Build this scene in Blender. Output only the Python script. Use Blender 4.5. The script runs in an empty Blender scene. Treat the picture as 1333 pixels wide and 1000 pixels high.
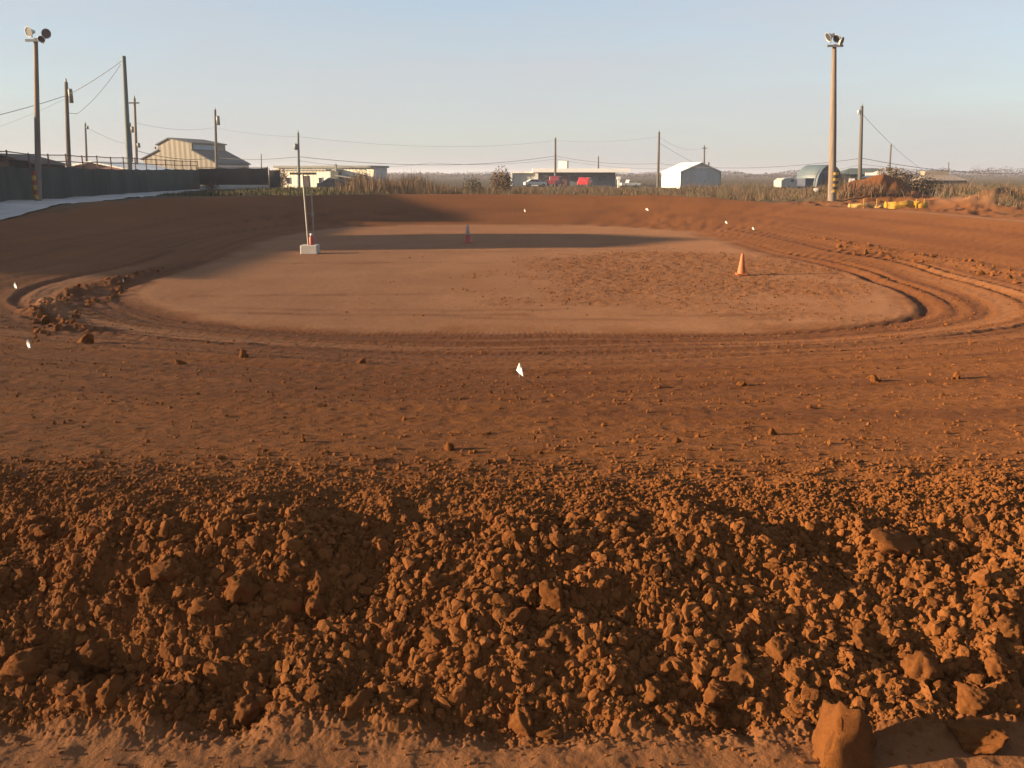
import bpy, bmesh, math, random
import numpy as np
from mathutils import Vector, Matrix

random.seed(7)
rng = np.random.default_rng(11)
R = math.radians
scene = bpy.context.scene
col = scene.collection

# ------------------------------------------------------------------ camera constants
F_PX = 1154.0
PITCH = R(13.35)
EYE = 2.3
CP, SP = math.cos(PITCH), math.sin(PITCH)


def ray(px, py):
    u = (px - 666.5) / F_PX
    v = (500.0 - py) / F_PX
    return u, CP + v * SP, -SP + v * CP


def P(px, py, Y):
    u, dy, dz = ray(px, py)
    return Vector((u / dy * Y, Y, EYE + dz / dy * Y))


# ------------------------------------------------------------------ noise (numpy)
_tab = rng.random((256, 256)).astype(np.float64)


def vnoise(x, y):
    x = np.asarray(x, float); y = np.asarray(y, float)
    xi = np.floor(x).astype(np.int64); yi = np.floor(y).astype(np.int64)
    fx = x - xi; fy = y - yi
    fx = fx * fx * fx * (fx * (fx * 6 - 15) + 10); fy = fy * fy * fy * (fy * (fy * 6 - 15) + 10)
    x0 = xi & 255; x1 = (xi + 1) & 255; y0 = yi & 255; y1 = (yi + 1) & 255
    a = _tab[x0, y0]; b = _tab[x1, y0]; c = _tab[x0, y1]; d = _tab[x1, y1]
    return (a + (b - a) * fx + (c - a) * fy + (a - b - c + d) * fx * fy) * 2 - 1


def fbm(x, y, o=4, g=0.5):
    s = 0.0; a = 1.0
    c, t = math.cos(0.6), math.sin(0.6)
    for k in range(o):
        s = s + a * vnoise(x + 17.3 * k, y + 41.7 * k)
        x, y = (c * x - t * y) * 2.03, (t * x + c * y) * 2.03
        a *= g
    return s


def sm(a, b, x):
    t = np.clip((np.asarray(x, float) - a) / (b - a), 0, 1)
    return t * t * (3 - 2 * t)


# ------------------------------------------------------------------ the lie of the land
CX0, CY0, HX, HY, RR = 0.15, 27.1, 7.95, 14.3, 6.3


def sdf(x, y):
    x = np.asarray(x, float); y = np.asarray(y, float)
    xs = x - CX0 + 0.055 * (y - 17)
    qx = np.abs(xs) - (HX - RR); qy = np.abs(y - CY0) - (HY - RR)
    d = np.hypot(np.maximum(qx, 0), np.maximum(qy, 0)) + np.minimum(np.maximum(qx, qy), 0) - RR
    return d + 0.22 * fbm(x * 0.22 + 3, y * 0.22, 2) * (1 - sm(4.5, 8.5, d))


RUTS = [  # d0, width, depth, strength right, strength elsewhere
    (0.18, 0.13, 0.085, 1.0, 0.55), (0.62, 0.10, 0.07, 0.9, 0.25), (1.15, 0.10, 0.04, 0.5, 0.6),
    (1.75, 0.12, 0.085, 1.0, 0.45), (2.15, 0.10, 0.075, 1.0, 0.3), (2.95, 0.11, 0.06, 0.8, 0.35),
    (3.55, 0.13, 0.07, 0.8, 0.15), (4.3, 0.12, 0.05, 0.5, 0.1)]


def height(x, y, fine=True):
    x = np.asarray(x, float); y = np.asarray(y, float)
    d = sdf(x, y)
    wf = 1 - sm(10, 19, y)
    wb = sm(33, 44, y)
    wm = np.clip(1 - wf - wb, 0, 1)
    right = sm(-4, 4, x)
    left = 1 - right
    crest = wf * 1.15 + wb * (1.18 * (right * 0.35 + 0.65) + left * 0.25 * 1.18 * 0 + 0.35 * 1.18 * left) + wm * (0.42 * left + 0.72 * right)
    crest = crest - wb * right * sm(8, 16, x) * 0.42
    back_l = 0.8 * (1 - sm(95, 118, y)) * (1 - sm(-16, -4, x))
    back_r = 0.55 * sm(11, 17, x) * (1 - sm(56, 80, y))
    outer = wf * 0.68 + wb * (back_l + back_r) + wm * (0.55 * left + 0.6 * right)
    tw = wf * 0.72 + wb * 7.0 + wm * 2.5
    dc = 9.3 + 0.42 * wf
    t = np.clip((d - 0.2) / dc, 0, 1)
    inner = crest * (0.9 * t + 0.1 * t * t)
    k0 = np.clip((d - dc) / tw + 0.0, -3.0, 1.2)
    kl = 0.5 * (k0 + np.sqrt(k0 * k0 + 0.16)); kl = 1 - 0.5 * ((1 - kl) + np.sqrt((1 - kl) ** 2 + 0.006))
    k = wf * np.clip(kl, 0, 1) * sm(-1.3, -0.3, d - dc) + (1 - wf) * sm(0, 1, (d - 9.3) / tw)
    z = inner * (1 - k) + outer * k
    # mounds on the right
    z = z + 1.6 * np.exp(-((x - 24.4) / 3.1) ** 2 - ((y - 61) / 3.5) ** 2) * (1 + 0.25 * fbm(x * .6, y * .6, 3))
    z = z + 1.0 * np.exp(-((x - 32) / 8.5) ** 2 - ((y - 50) / 4.0) ** 2) * (1 + 0.30 * fbm(x * .5, y * .5, 5)) + 0.10 * fbm(x * 1.3, y * 1.3, 3) * sm(11, 15, d) * sm(15, 18, x)
    if not fine:
        return z
    near = 1 - sm(60, 110, np.hypot(x, y))
    trk = sm(-0.2, 0.4, d) * (1 - sm(8.9, 9.4, d)) * (1 - 0.75 * sm(14, 40, np.hypot(x, y)))
    s = np.arctan2(y - CY0, (x - CX0) * 1.9) * 16
    rs = sm(3.0, 7.5, x) * (1 - sm(24, 30, y))
    tex = fbm(d * 1.6, s * 0.08, 3) * 0.022 + fbm(d * 5 + 9, s * 0.2, 3) * 0.010
    tex = tex + np.minimum(fbm(x * 1.1, y * 6.5, 3), 0.1) * 0.005 + fbm(x * 11, y * 11, 3) * 0.0042
    z = z + trk * near * tex
    wob = 0.10 * vnoise(s * 0.12, 7.7) + 0.06 * vnoise(s * 0.5, 3.1)
    fine_n = fbm(x * 5, y * 5, 3) + 0.5 * np.sin(s * 38.0)
    for i, (d0, w, dep, sr, so) in enumerate(RUTS):
        e = (d - d0 * (1 + 0.10 * vnoise(s * 0.07, i * 9.1)) - wob) / w
        m = (rs * sr + (1 - rs) * so) * (0.6 + 0.75 * vnoise(s * 0.16, 5.3 * i))
        m = np.clip(m, 0, 1) * (0.85 + 0.35 * fine_n)
        z = z + near * m * dep * 0.72 * (-np.exp(-(e * 1.3) ** 2) + 0.4 * np.exp(-(np.abs(e) - 1.8) ** 2))
    # loose windrows left and right of the infield
    lw = sm(-1.2, -4.5, x) * (1 - sm(19, 23, y)) * (0.25 + 0.75 * sm(11.4, 13.0, y))
    d0 = 0.7 + 1.5 * (1 - sm(11.5, 19, y))
    z = z + lw * 0.10 * np.exp(-((d - d0) / 0.26) ** 2) * np.clip(0.5 + 1.0 * fbm(x * 4, y * 4, 4), 0, 1.5)
    rw = sm(6, 8, x) * sm(13, 17, y) * (1 - sm(27, 33, y))
    z = z + rw * 0.07 * np.exp(-((d - 2.9) / 0.3) ** 2) * (0.7 + 0.8 * fbm(x * 1.7, y * 1.7, 3))
    # infield: smooth with a rough patch
    inf = 1 - sm(-0.3, 0.2, d)
    rough = inf * roughness_patch(x, y)
    z = z + inf * 0.02 * sm(0, 1, -d * 2) + inf * fbm(x * 1.2, y * 1.2, 3) * 0.006 + rough * fbm(x * 5, y * 5, 3) * 0.012
    # the loose bank in the foreground
    bank = wf * (0.30 * sm(8.7, 9.3, d) + 0.70 * sm(9.3, 9.9, d)) * (1 - sm(10.38, 10.6, d))
    if np.any(bank > 0.001):
        big = fbm(x * 2.3 + 5, y * 2.3, 2) * 0.05 + fbm(x * 6, y * 6, 2) * 0.03
        mid = np.abs(fbm(x * 15, y * 15, 2)) * 0.022 + np.abs(fbm(x * 38, y * 38, 3)) * 0.018
        z = z + bank * (big + mid - 0.012)
        z = z - wf * 0.10 * np.exp(-((x + 1.32) / 0.22) ** 2 - ((y - 2.58) / 0.09) ** 2)
        z = z - wf * 0.05 * np.exp(-((x + 0.72) / 0.12) ** 2 - ((y - 2.72) / 0.06) ** 2)
        z = z + wf * 0.05 * np.exp(-((x + 1.12) / 0.16) ** 2 - ((y - 2.42) / 0.07) ** 2)
        z = z + wf * 0.05 * np.exp(-((x + 0.18) / 0.22) ** 2 - ((y - 2.95) / 0.12) ** 2)
    foot = wf * sm(10.3, 10.5, d) * (1 - sm(12, 16, d))
    z = z + foot * (fbm(x * 4, y * 4, 3) * 0.010 + fbm(x * 17, y * 17, 3) * 0.0035)
    out = sm(9.5, 12, d) * (1 - wf)
    z = z + out * near * (fbm(x * .5, y * .5, 4) * 0.05)
    return z


def roughness_patch(x, y):
    m = np.exp(-((x - 4.6) / 4.3) ** 2 - ((y - 21.8) / 5.2) ** 2) * 1.5 + 0.5 * fbm(x * .5, y * .5, 3)
    return sm(0.2, 1.15, m)


def hz(x, y):
    return float(height(np.array([x]), np.array([y]))[0])


def G(px, py):
    """the ground point seen at a pixel"""
    u, dy, dz = ray(px, py)
    Y = 2.0
    ys = np.concatenate([np.arange(2.0, 60, 0.02), np.arange(60, 200, 0.2)])
    zr = EYE + dz / dy * ys
    hh = height(u / dy * ys, ys)
    k = np.argmax(zr <= hh)
    Y = ys[k]
    return Vector((u / dy * Y, Y, float(hh[k])))


# ------------------------------------------------------------------ materials
def nt(name):
    m = bpy.data.materials.new(name); m.use_nodes = True
    n = m.node_tree.nodes; l = m.node_tree.links
    b = n['Principled BSDF']
    return m, n, l, b


def noise(n, l, src, scale, detail=4, rough=0.55):
    t = n.new('ShaderNodeTexNoise'); t.inputs['Scale'].default_value = scale
    t.inputs['Detail'].default_value = detail; t.inputs['Roughness'].default_value = rough
    l.new(src, t.inputs['Vector'])
    return t.outputs['Fac']


def ramp(n, l, src, a, b):
    r = n.new('ShaderNodeMapRange'); r.inputs[1].default_value = a; r.inputs[2].default_value = b
    l.new(src, r.inputs[0])
    return r.outputs[0]


def mixc(n, l, fac, a, b):
    m = n.new('ShaderNodeMix'); m.data_type = 'RGBA'
    if isinstance(fac, float): m.inputs[0].default_value = fac
    else: l.new(fac, m.inputs[0])
    for s, k in ((a, 6), (b, 7)):
        if isinstance(s, tuple): m.inputs[k].default_value = (*s, 1)
        else: l.new(s, m.inputs[k])
    return m.outputs[2]


def math_(n, l, op, a, b):
    m = n.new('ShaderNodeMath'); m.operation = op
    for s, k in ((a, 0), (b, 1)):
        if isinstance(s, (int, float)): m.inputs[k].default_value = s
        else: l.new(s, m.inputs[k])
    return m.outputs[0]


def simple(name, c, rough=0.7, var=0.25, scale=3.0, metal=0.0, bump=0.0, bscale=20.0, streak=None):
    m, n, l, b = nt(name)
    tc = n.new('ShaderNodeTexCoord')
    src = tc.outputs['Object']
    if streak:
        mp = n.new('ShaderNodeMapping'); mp.inputs['Scale'].default_value = streak
        l.new(src, mp.inputs[0]); src = mp.outputs[0]
    f = ramp(n, l, noise(n, l, src, scale, 5, 0.6), 0.3, 0.7)
    lo = tuple(v * (1 - var) for v in c); hi = tuple(min(1, v * (1 + var * 0.6)) for v in c)
    l.new(mixc(n, l, f, lo, hi), b.inputs['Base Color'])
    b.inputs['Roughness'].default_value = rough; b.inputs['Metallic'].default_value = metal
    if bump:
        bp = n.new('ShaderNodeBump'); bp.inputs['Strength'].default_value = bump; bp.inputs['Distance'].default_value = 0.02
        l.new(noise(n, l, tc.outputs['Object'], bscale, 4), bp.inputs['Height']); l.new(bp.outputs[0], b.inputs['Normal'])
    return m


def sheet_metal(name, c, pitch=0.3, axis=0, rough=0.5, var=0.15):
    m, n, l, b = nt(name)
    tc = n.new('ShaderNodeTexCoord')
    w = n.new('ShaderNodeTexWave'); w.bands_direction = 'XYZ'[axis]; w.inputs['Scale'].default_value = 0.314 / pitch
    w.inputs['Distortion'].default_value = 0.0
    l.new(tc.outputs['Object'], w.inputs['Vector'])
    mp = n.new('ShaderNodeMapping'); mp.inputs['Scale'].default_value = (1, 1, 0.15)
    l.new(tc.outputs['Object'], mp.inputs[0])
    f = ramp(n, l, noise(n, l, mp.outputs[0], 0.9, 5, 0.65), 0.3, 0.7)
    lo = tuple(v * (1 - var) for v in c); hi = tuple(min(1, v * (1 + var)) for v in c)
    l.new(mixc(n, l, f, lo, hi), b.inputs['Base Color'])
    b.inputs['Roughness'].default_value = rough
    bp = n.new('ShaderNodeBump'); bp.inputs['Strength'].default_value = 0.5; bp.inputs['Distance'].default_value = 0.03
    l.new(w.outputs['Fac'], bp.inputs['Height']); l.new(bp.outputs[0], b.inputs['Normal'])
    return m


def soil(name, attr=True, gain=0.74):
    m, n, l, b = nt(name)
    tc = n.new('ShaderNodeTexCoord'); o = tc.outputs['Object']
    n1 = ramp(n, l, noise(n, l, o, 0.35, 6, 0.6), 0.32, 0.68)
    n2 = ramp(n, l, noise(n, l, o, 9.0, 5, 0.65), 0.3, 0.7)
    n3 = ramp(n, l, noise(n, l, o, 70.0, 4, 0.7), 0.3, 0.7)
    g = gain
    a = mixc(n, l, n1, (0.140 * g, 0.0480 * g, 0.0125 * g), (0.225 * g, 0.084 * g, 0.0220 * g))
    bb = mixc(n, l, n2, (0.125 * g, 0.0425 * g, 0.0115 * g), (0.250 * g, 0.099 * g, 0.030 * g))
    c = mixc(n, l, 0.45, a, bb)
    c = mixc(n, l, math_(n, l, 'MULTIPLY', n3, 0.35), c, (0.10 * g, 0.037 * g, 0.010 * g))
    n4 = ramp(n, l, noise(n, l, o, 28.0, 5, 0.7), 0.56, 0.72)
    c = mixc(n, l, math_(n, l, 'MULTIPLY', n4, 0.45), c, (0.30 * g, 0.135 * g, 0.052 * g))
    if attr:
        def at(nm):
            t = n.new('ShaderNodeAttribute'); t.attribute_name = nm
            return t.outputs['Fac']
        pale = mixc(n, l, n2, (0.185, 0.087, 0.040), (0.245, 0.122, 0.060))
        pale = mixc(n, l, math_(n, l, 'MULTIPLY', n1, 0.5), pale, (0.150, 0.062, 0.025))
        c = mixc(n, l, at('pale'), c, pale)
        wet = mixc(n, l, n2, (0.068, 0.0235, 0.0080), (0.092, 0.033, 0.011))
        c = mixc(n, l, at('wet'), c, wet)
        gr1 = mixc(n, l, n1, (0.062, 0.043, 0.024), (0.088, 0.060, 0.033))
        gr = mixc(n, l, n2, gr1, (0.045, 0.038, 0.020))
        c = mixc(n, l, at('grass'), c, gr)
    l.new(c, b.inputs['Base Color'])
    b.inputs['Roughness'].default_value = 1.0
    b.inputs['Specular IOR Level'].default_value = 0.1
    if 'Diffuse Roughness' in b.inputs: b.inputs['Diffuse Roughness'].default_value = 0.6
    bp = n.new('ShaderNodeBump'); bp.inputs['Strength'].default_value = 0.7; bp.inputs['Distance'].default_value = 0.012
    h = math_(n, l, 'ADD', noise(n, l, o, 60.0, 6, 0.7), math_(n, l, 'MULTIPLY', noise(n, l, o, 18.0, 3), 0.8))
    l.new(h, bp.inputs['Height']); l.new(bp.outputs[0], b.inputs['Normal'])
    return m


def tinted(name, rough=0.95):
    m, n, l, b = nt(name)
    t = n.new('ShaderNodeAttribute'); t.attribute_name = 'tint'
    tc = n.new('ShaderNodeTexCoord')
    f = ramp(n, l, noise(n, l, tc.outputs['Object'], 0.25, 3), 0.3, 0.7)
    mx = n.new('ShaderNodeMix'); mx.data_type = 'RGBA'; mx.blend_type = 'MULTIPLY'
    l.new(math_(n, l, 'MULTIPLY', f, 0.45), mx.inputs[0]); l.new(t.outputs['Color'], mx.inputs[6]); mx.inputs[7].default_value = (0.5, 0.45, 0.4, 1)
    l.new(mx.outputs[2], b.inputs['Base Color'])
    b.inputs['Roughness'].default_value = rough
    b.inputs['Specular IOR Level'].default_value = 0.1
    return m


M = {}
M['soil'] = soil('red_soil')
M['clod'] = soil('clod_soil', False, 0.86)
M['plant'] = tinted('dry_plants')
M['wood'] = simple('weathered_pole_wood', (0.165, 0.128, 0.102), 0.85, 0.35, 2.0, streak=(6, 6, 0.3))
M['darkwood'] = simple('dark_pole_wood', (0.085, 0.075, 0.065), 0.9, 0.35, 2.0, streak=(6, 6, 0.3))
M['greypole'] = simple('grey_green_pole', (0.10, 0.125, 0.125), 0.8, 0.3, 2.0, streak=(6, 6, 0.3))
M['steel'] = simple('galvanised_steel', (0.22, 0.22, 0.20), 0.55, 0.2, 6, 0.3)
M['grimsteel'] = simple('dull_grey_steel', (0.17, 0.175, 0.17), 0.6, 0.3, 6, 0.3)
M['rust'] = simple('rusty_pipe', (0.13, 0.065, 0.045), 0.8, 0.35, 6)
M['lamp'] = simple('lamp_housing', (0.42, 0.40, 0.36), 0.4, 0.12, 6)
M['lampdark'] = simple('lamp_face_glass', (0.05, 0.055, 0.06), 0.25, 0.2, 6)
M['concrete'] = simple('concrete', (0.36, 0.34, 0.31), 0.9, 0.25, 1.5, 0, 0.4, 30)
M['concpale'] = simple('pale_concrete', (0.30, 0.29, 0.275), 0.9, 0.25, 0.7, 0, 0.3, 20)
M['yellow'] = simple('yellow_plastic', (0.36, 0.19, 0.012), 0.6, 0.25, 5)
M['paleyellow'] = simple('faded_yellow_plastic', (0.34, 0.20, 0.055), 0.6, 0.2, 5)
M['band_y'] = simple('yellow_band', (0.40, 0.24, 0.03), 0.5, 0.15, 4)
M['band_d'] = simple('dark_band', (0.05, 0.035, 0.03), 0.6, 0.2, 4)
M['band_r'] = simple('red_band', (0.25, 0.05, 0.025), 0.6, 0.2, 4)
M['cone'] = simple('orange_cone_plastic', (0.33, 0.082, 0.012), 0.6, 0.2, 8)
M['conered'] = simple('faded_red_plastic', (0.32, 0.05, 0.03), 0.55, 0.2, 8)
M['palepink'] = simple('dirty_white_sleeve', (0.30, 0.22, 0.19), 0.6, 0.25, 8)
M['white'] = simple('white_plastic', (0.80, 0.79, 0.76), 0.5, 0.08, 6)
M['screen'] = simple('green_windscreen_cloth', (0.030, 0.034, 0.029), 0.9, 0.6, 1.1, 0, 0.5, 5, streak=(1, 1, 0.25))
M['screenblack'] = simple('dark_windscreen_cloth', (0.015, 0.016, 0.016), 0.9, 0.4, 1.1, 0, 0.4, 5)
M['brownwall'] = simple('dark_brown_boards', (0.060, 0.040, 0.028), 0.85, 0.35, 1.5, streak=(3, 3, 0.4))
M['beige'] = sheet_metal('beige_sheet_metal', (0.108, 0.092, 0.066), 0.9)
M['cream'] = sheet_metal('cream_sheet_metal', (0.66, 0.62, 0.50), 0.5)
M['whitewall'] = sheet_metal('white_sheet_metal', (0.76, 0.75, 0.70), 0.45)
M['greywall'] = sheet_metal('grey_and_shaded_cream_metal', (0.34, 0.34, 0.33), 0.6, 1)
M['gableg'] = sheet_metal('grey_and_shaded_white_metal', (0.33, 0.325, 0.30), 0.6)  # also carries the painted shade of the white shed gable
M['bluegrey'] = simple('blue_grey_painted_wall', (0.12, 0.125, 0.15), 0.7, 0.2, 1.5, streak=(2, 2, .3))
M['slate'] = sheet_metal('slate_roof_sheet', (0.050, 0.055, 0.058), 0.6, 1, 0.9)
M['teal'] = simple('blue_skylight_sheet', (0.10, 0.20, 0.27), 0.4, 0.3, 1.5)
M['quonset'] = sheet_metal('blue_grey_arched_sheet', (0.07, 0.098, 0.118), 0.5, 1)
M['quonset_end'] = simple('dark_end_wall_and_shade', (0.045, 0.055, 0.085), 0.7, 0.3, 2)
M['greenroof'] = sheet_metal('dark_green_roof', (0.07, 0.085, 0.06), 0.5)
M['tanroof'] = sheet_metal('tan_roof', (0.24, 0.185, 0.125), 0.5)
M['greenwall'] = simple('dark_green_wall', (0.045, 0.055, 0.05), 0.8, 0.3, 2)
M['window'] = simple('dark_window_glass', (0.035, 0.035, 0.04), 0.15, 0.2, 2)
M['door'] = simple('dark_door', (0.045, 0.03, 0.035), 0.9, 0.2, 2)
M['redbrown'] = simple('red_brown_sheet', (0.16, 0.06, 0.04), 0.7, 0.3, 2)
M['carred'] = simple('red_car_paint', (0.42, 0.03, 0.03), 0.25, 0.1, 3)
M['carmaroon'] = simple('maroon_car_paint', (0.12, 0.015, 0.018), 0.25, 0.1, 3)
M['carwhite'] = simple('white_car_paint', (0.45, 0.45, 0.44), 0.25, 0.06, 3)
M['cardark'] = simple('dark_car_paint', (0.045, 0.05, 0.06), 0.25, 0.1, 3)
M['cargreen'] = simple('grey_green_car_paint', (0.24, 0.28, 0.24), 0.3, 0.1, 3)
M['tyre'] = simple('rubber', (0.02, 0.02, 0.02), 0.9, 0.2, 5)
M['lens'] = simple('headlight_lens', (0.6, 0.6, 0.58), 0.15, 0.1, 5)
M['wire'] = simple('black_wire', (0.05, 0.05, 0.055), 0.7, 0.2, 5)
M['bark'] = simple('grey_bark', (0.12, 0.09, 0.07), 0.9, 0.3, 5)


# ------------------------------------------------------------------ mesh helpers
class MB:
    def __init__(self):
        self.v = []; self.f = []; self.mi = []; self.smooth = []

    def add(self, vs, fs, mi=0, smooth=False):
        o = len(self.v)
        self.v += [tuple(p) for p in vs]
        self.f += [[i + o for i in f] for f in fs]
        self.mi += [mi] * len(fs); self.smooth += [smooth] * len(fs)
        return self

    def box(self, c, s, rz=0.0, mi=0, ry=0.0, rx=0.0):
        m = Matrix.Translation(Vector(c)) @ Matrix.Rotation(rz, 4, 'Z') @ Matrix.Rotation(ry, 4, 'Y') @ Matrix.Rotation(rx, 4, 'X')
        x, y, z = s[0] / 2, s[1] / 2, s[2] / 2
        vs = [m @ Vector(p) for p in ((-x, -y, -z), (x, -y, -z), (x, y, -z), (-x, y, -z), (-x, -y, z), (x, -y, z), (x, y, z), (-x, y, z))]
        return self.add(vs, [(0, 3, 2, 1), (4, 5, 6, 7), (0, 1, 5, 4), (1, 2, 6, 5), (2, 3, 7, 6), (3, 0, 4, 7)], mi)

    def tube(self, pts, rad, n=10, mi=0, cap=True, smooth=True):
        pts = [Vector(p) for p in pts]
        if not isinstance(rad, (list, tuple)): rad = [rad] * len(pts)
        vs = []; fs = []
        for i, p in enumerate(pts):
            a = pts[max(i - 1, 0)]; b = pts[min(i + 1, len(pts) - 1)]
            t = (b - a).normalized()
            up = Vector((0, 0, 1)) if abs(t.z) < 0.95 else Vector((0, 1, 0))
            u = t.cross(up).normalized(); w = u.cross(t)
            for k in range(n):
                q = 2 * math.pi * k / n
                vs.append(p + (u * math.cos(q) + w * math.sin(q)) * rad[i])
        for i in range(len(pts) - 1):
            for k in range(n):
                fs.append((i * n + k, i * n + (k + 1) % n, (i + 1) * n + (k + 1) % n, (i + 1) * n + k))
        self.add(vs, fs, mi, smooth)
        if cap:
            self.add([vs[k] for k in range(n)], [tuple(range(n - 1, -1, -1))], mi)
            e = (len(pts) - 1) * n
            self.add([vs[e + k] for k in range(n)], [tuple(range(n))], mi)
        return self

    def lathe(self, prof, n=20, axis_m=None, mi=0):
        vs = []; fs = []
        m = axis_m or Matrix.Identity(4)
        for r, z in prof:
            for k in range(n):
                q = 2 * math.pi * k / n
                vs.append(m @ Vector((r * math.cos(q), r * math.sin(q), z)))
        for i in range(len(prof) - 1):
            for k in range(n):
                fs.append((i * n + k, i * n + (k + 1) % n, (i + 1) * n + (k + 1) % n, (i + 1) * n + k))
        return self.add(vs, fs, mi, True)

    def prism(self, poly, y0, y1, mi=0):
        """polygon in local xz swept along y"""
        n = len(poly)
        vs = [(x, y0, z) for x, z in poly] + [(x, y1, z) for x, z in poly]
        fs = [tuple(range(n)), tuple(range(2 * n - 1, n - 1, -1))]
        for i in range(n):
            j = (i + 1) % n
            fs.append((j, i, n + i, n + j))
        return self.add(vs, fs, mi)

    def build(self, name, mats, parent=None, bevel=0.0):
        me = bpy.data.meshes.new(name)
        me.from_pydata(self.v, [], self.f)
        if not isinstance(mats, (list, tuple)): mats = [mats]
        for m in mats: me.materials.append(m)
        me.polygons.foreach_set('material_index', self.mi)
        me.polygons.foreach_set('use_smooth', self.smooth)
        bm = bmesh.new(); bm.from_mesh(me)
        bmesh.ops.remove_doubles(bm, verts=bm.verts, dist=1e-5) if not any(self.smooth) else None
        bmesh.ops.recalc_face_normals(bm, faces=bm.faces)
        bm.to_mesh(me); bm.free()
        me.update()
        o = bpy.data.objects.new(name, me); col.objects.link(o)
        if parent: o.parent = parent
        if bevel:
            b = o.modifiers.new('bevel', 'BEVEL'); b.width = bevel; b.segments = 2
        return o


def tag(o, label=None, cat=None, group=None, kind=None):
    if label: o['label'] = label
    if cat: o['category'] = cat
    if group: o['group'] = group
    if kind: o['kind'] = kind
    return o


def thing(name, loc, label, cat, rz=0.0, group=None):
    o = bpy.data.objects.new(name, None); col.objects.link(o)
    o.location = loc; o.rotation_euler = (0, 0, rz); o.empty_display_size = 0.2
    return tag(o, label, cat, group)


def from_np(name, V, Fa, mat, tint=None, smooth=False):
    """V (n,3), Fa (m,k) with k = 3 or 4"""
    me = bpy.data.meshes.new(name)
    k = Fa.shape[1]
    me.vertices.add(len(V)); me.vertices.foreach_set('co', np.ascontiguousarray(V, np.float32).ravel())
    me.loops.add(Fa.size); me.loops.foreach_set('vertex_index', np.ascontiguousarray(Fa, np.int32).ravel())
    me.polygons.add(len(Fa)); me.polygons.foreach_set('loop_start', np.arange(0, Fa.size, k, dtype=np.int32))
    me.update(calc_edges=True)
    if tint is not None:
        a = me.color_attributes.new('tint', 'FLOAT_COLOR', 'POINT')
        a.data.foreach_set('color', np.concatenate([tint, np.ones((len(tint), 1))], 1).astype(np.float32).ravel())
    me.polygons.foreach_set('use_smooth', np.full(len(Fa), smooth))
    me.materials.append(mat)
    o = bpy.data.objects.new(name, me); col.objects.link(o)
    return o


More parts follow.
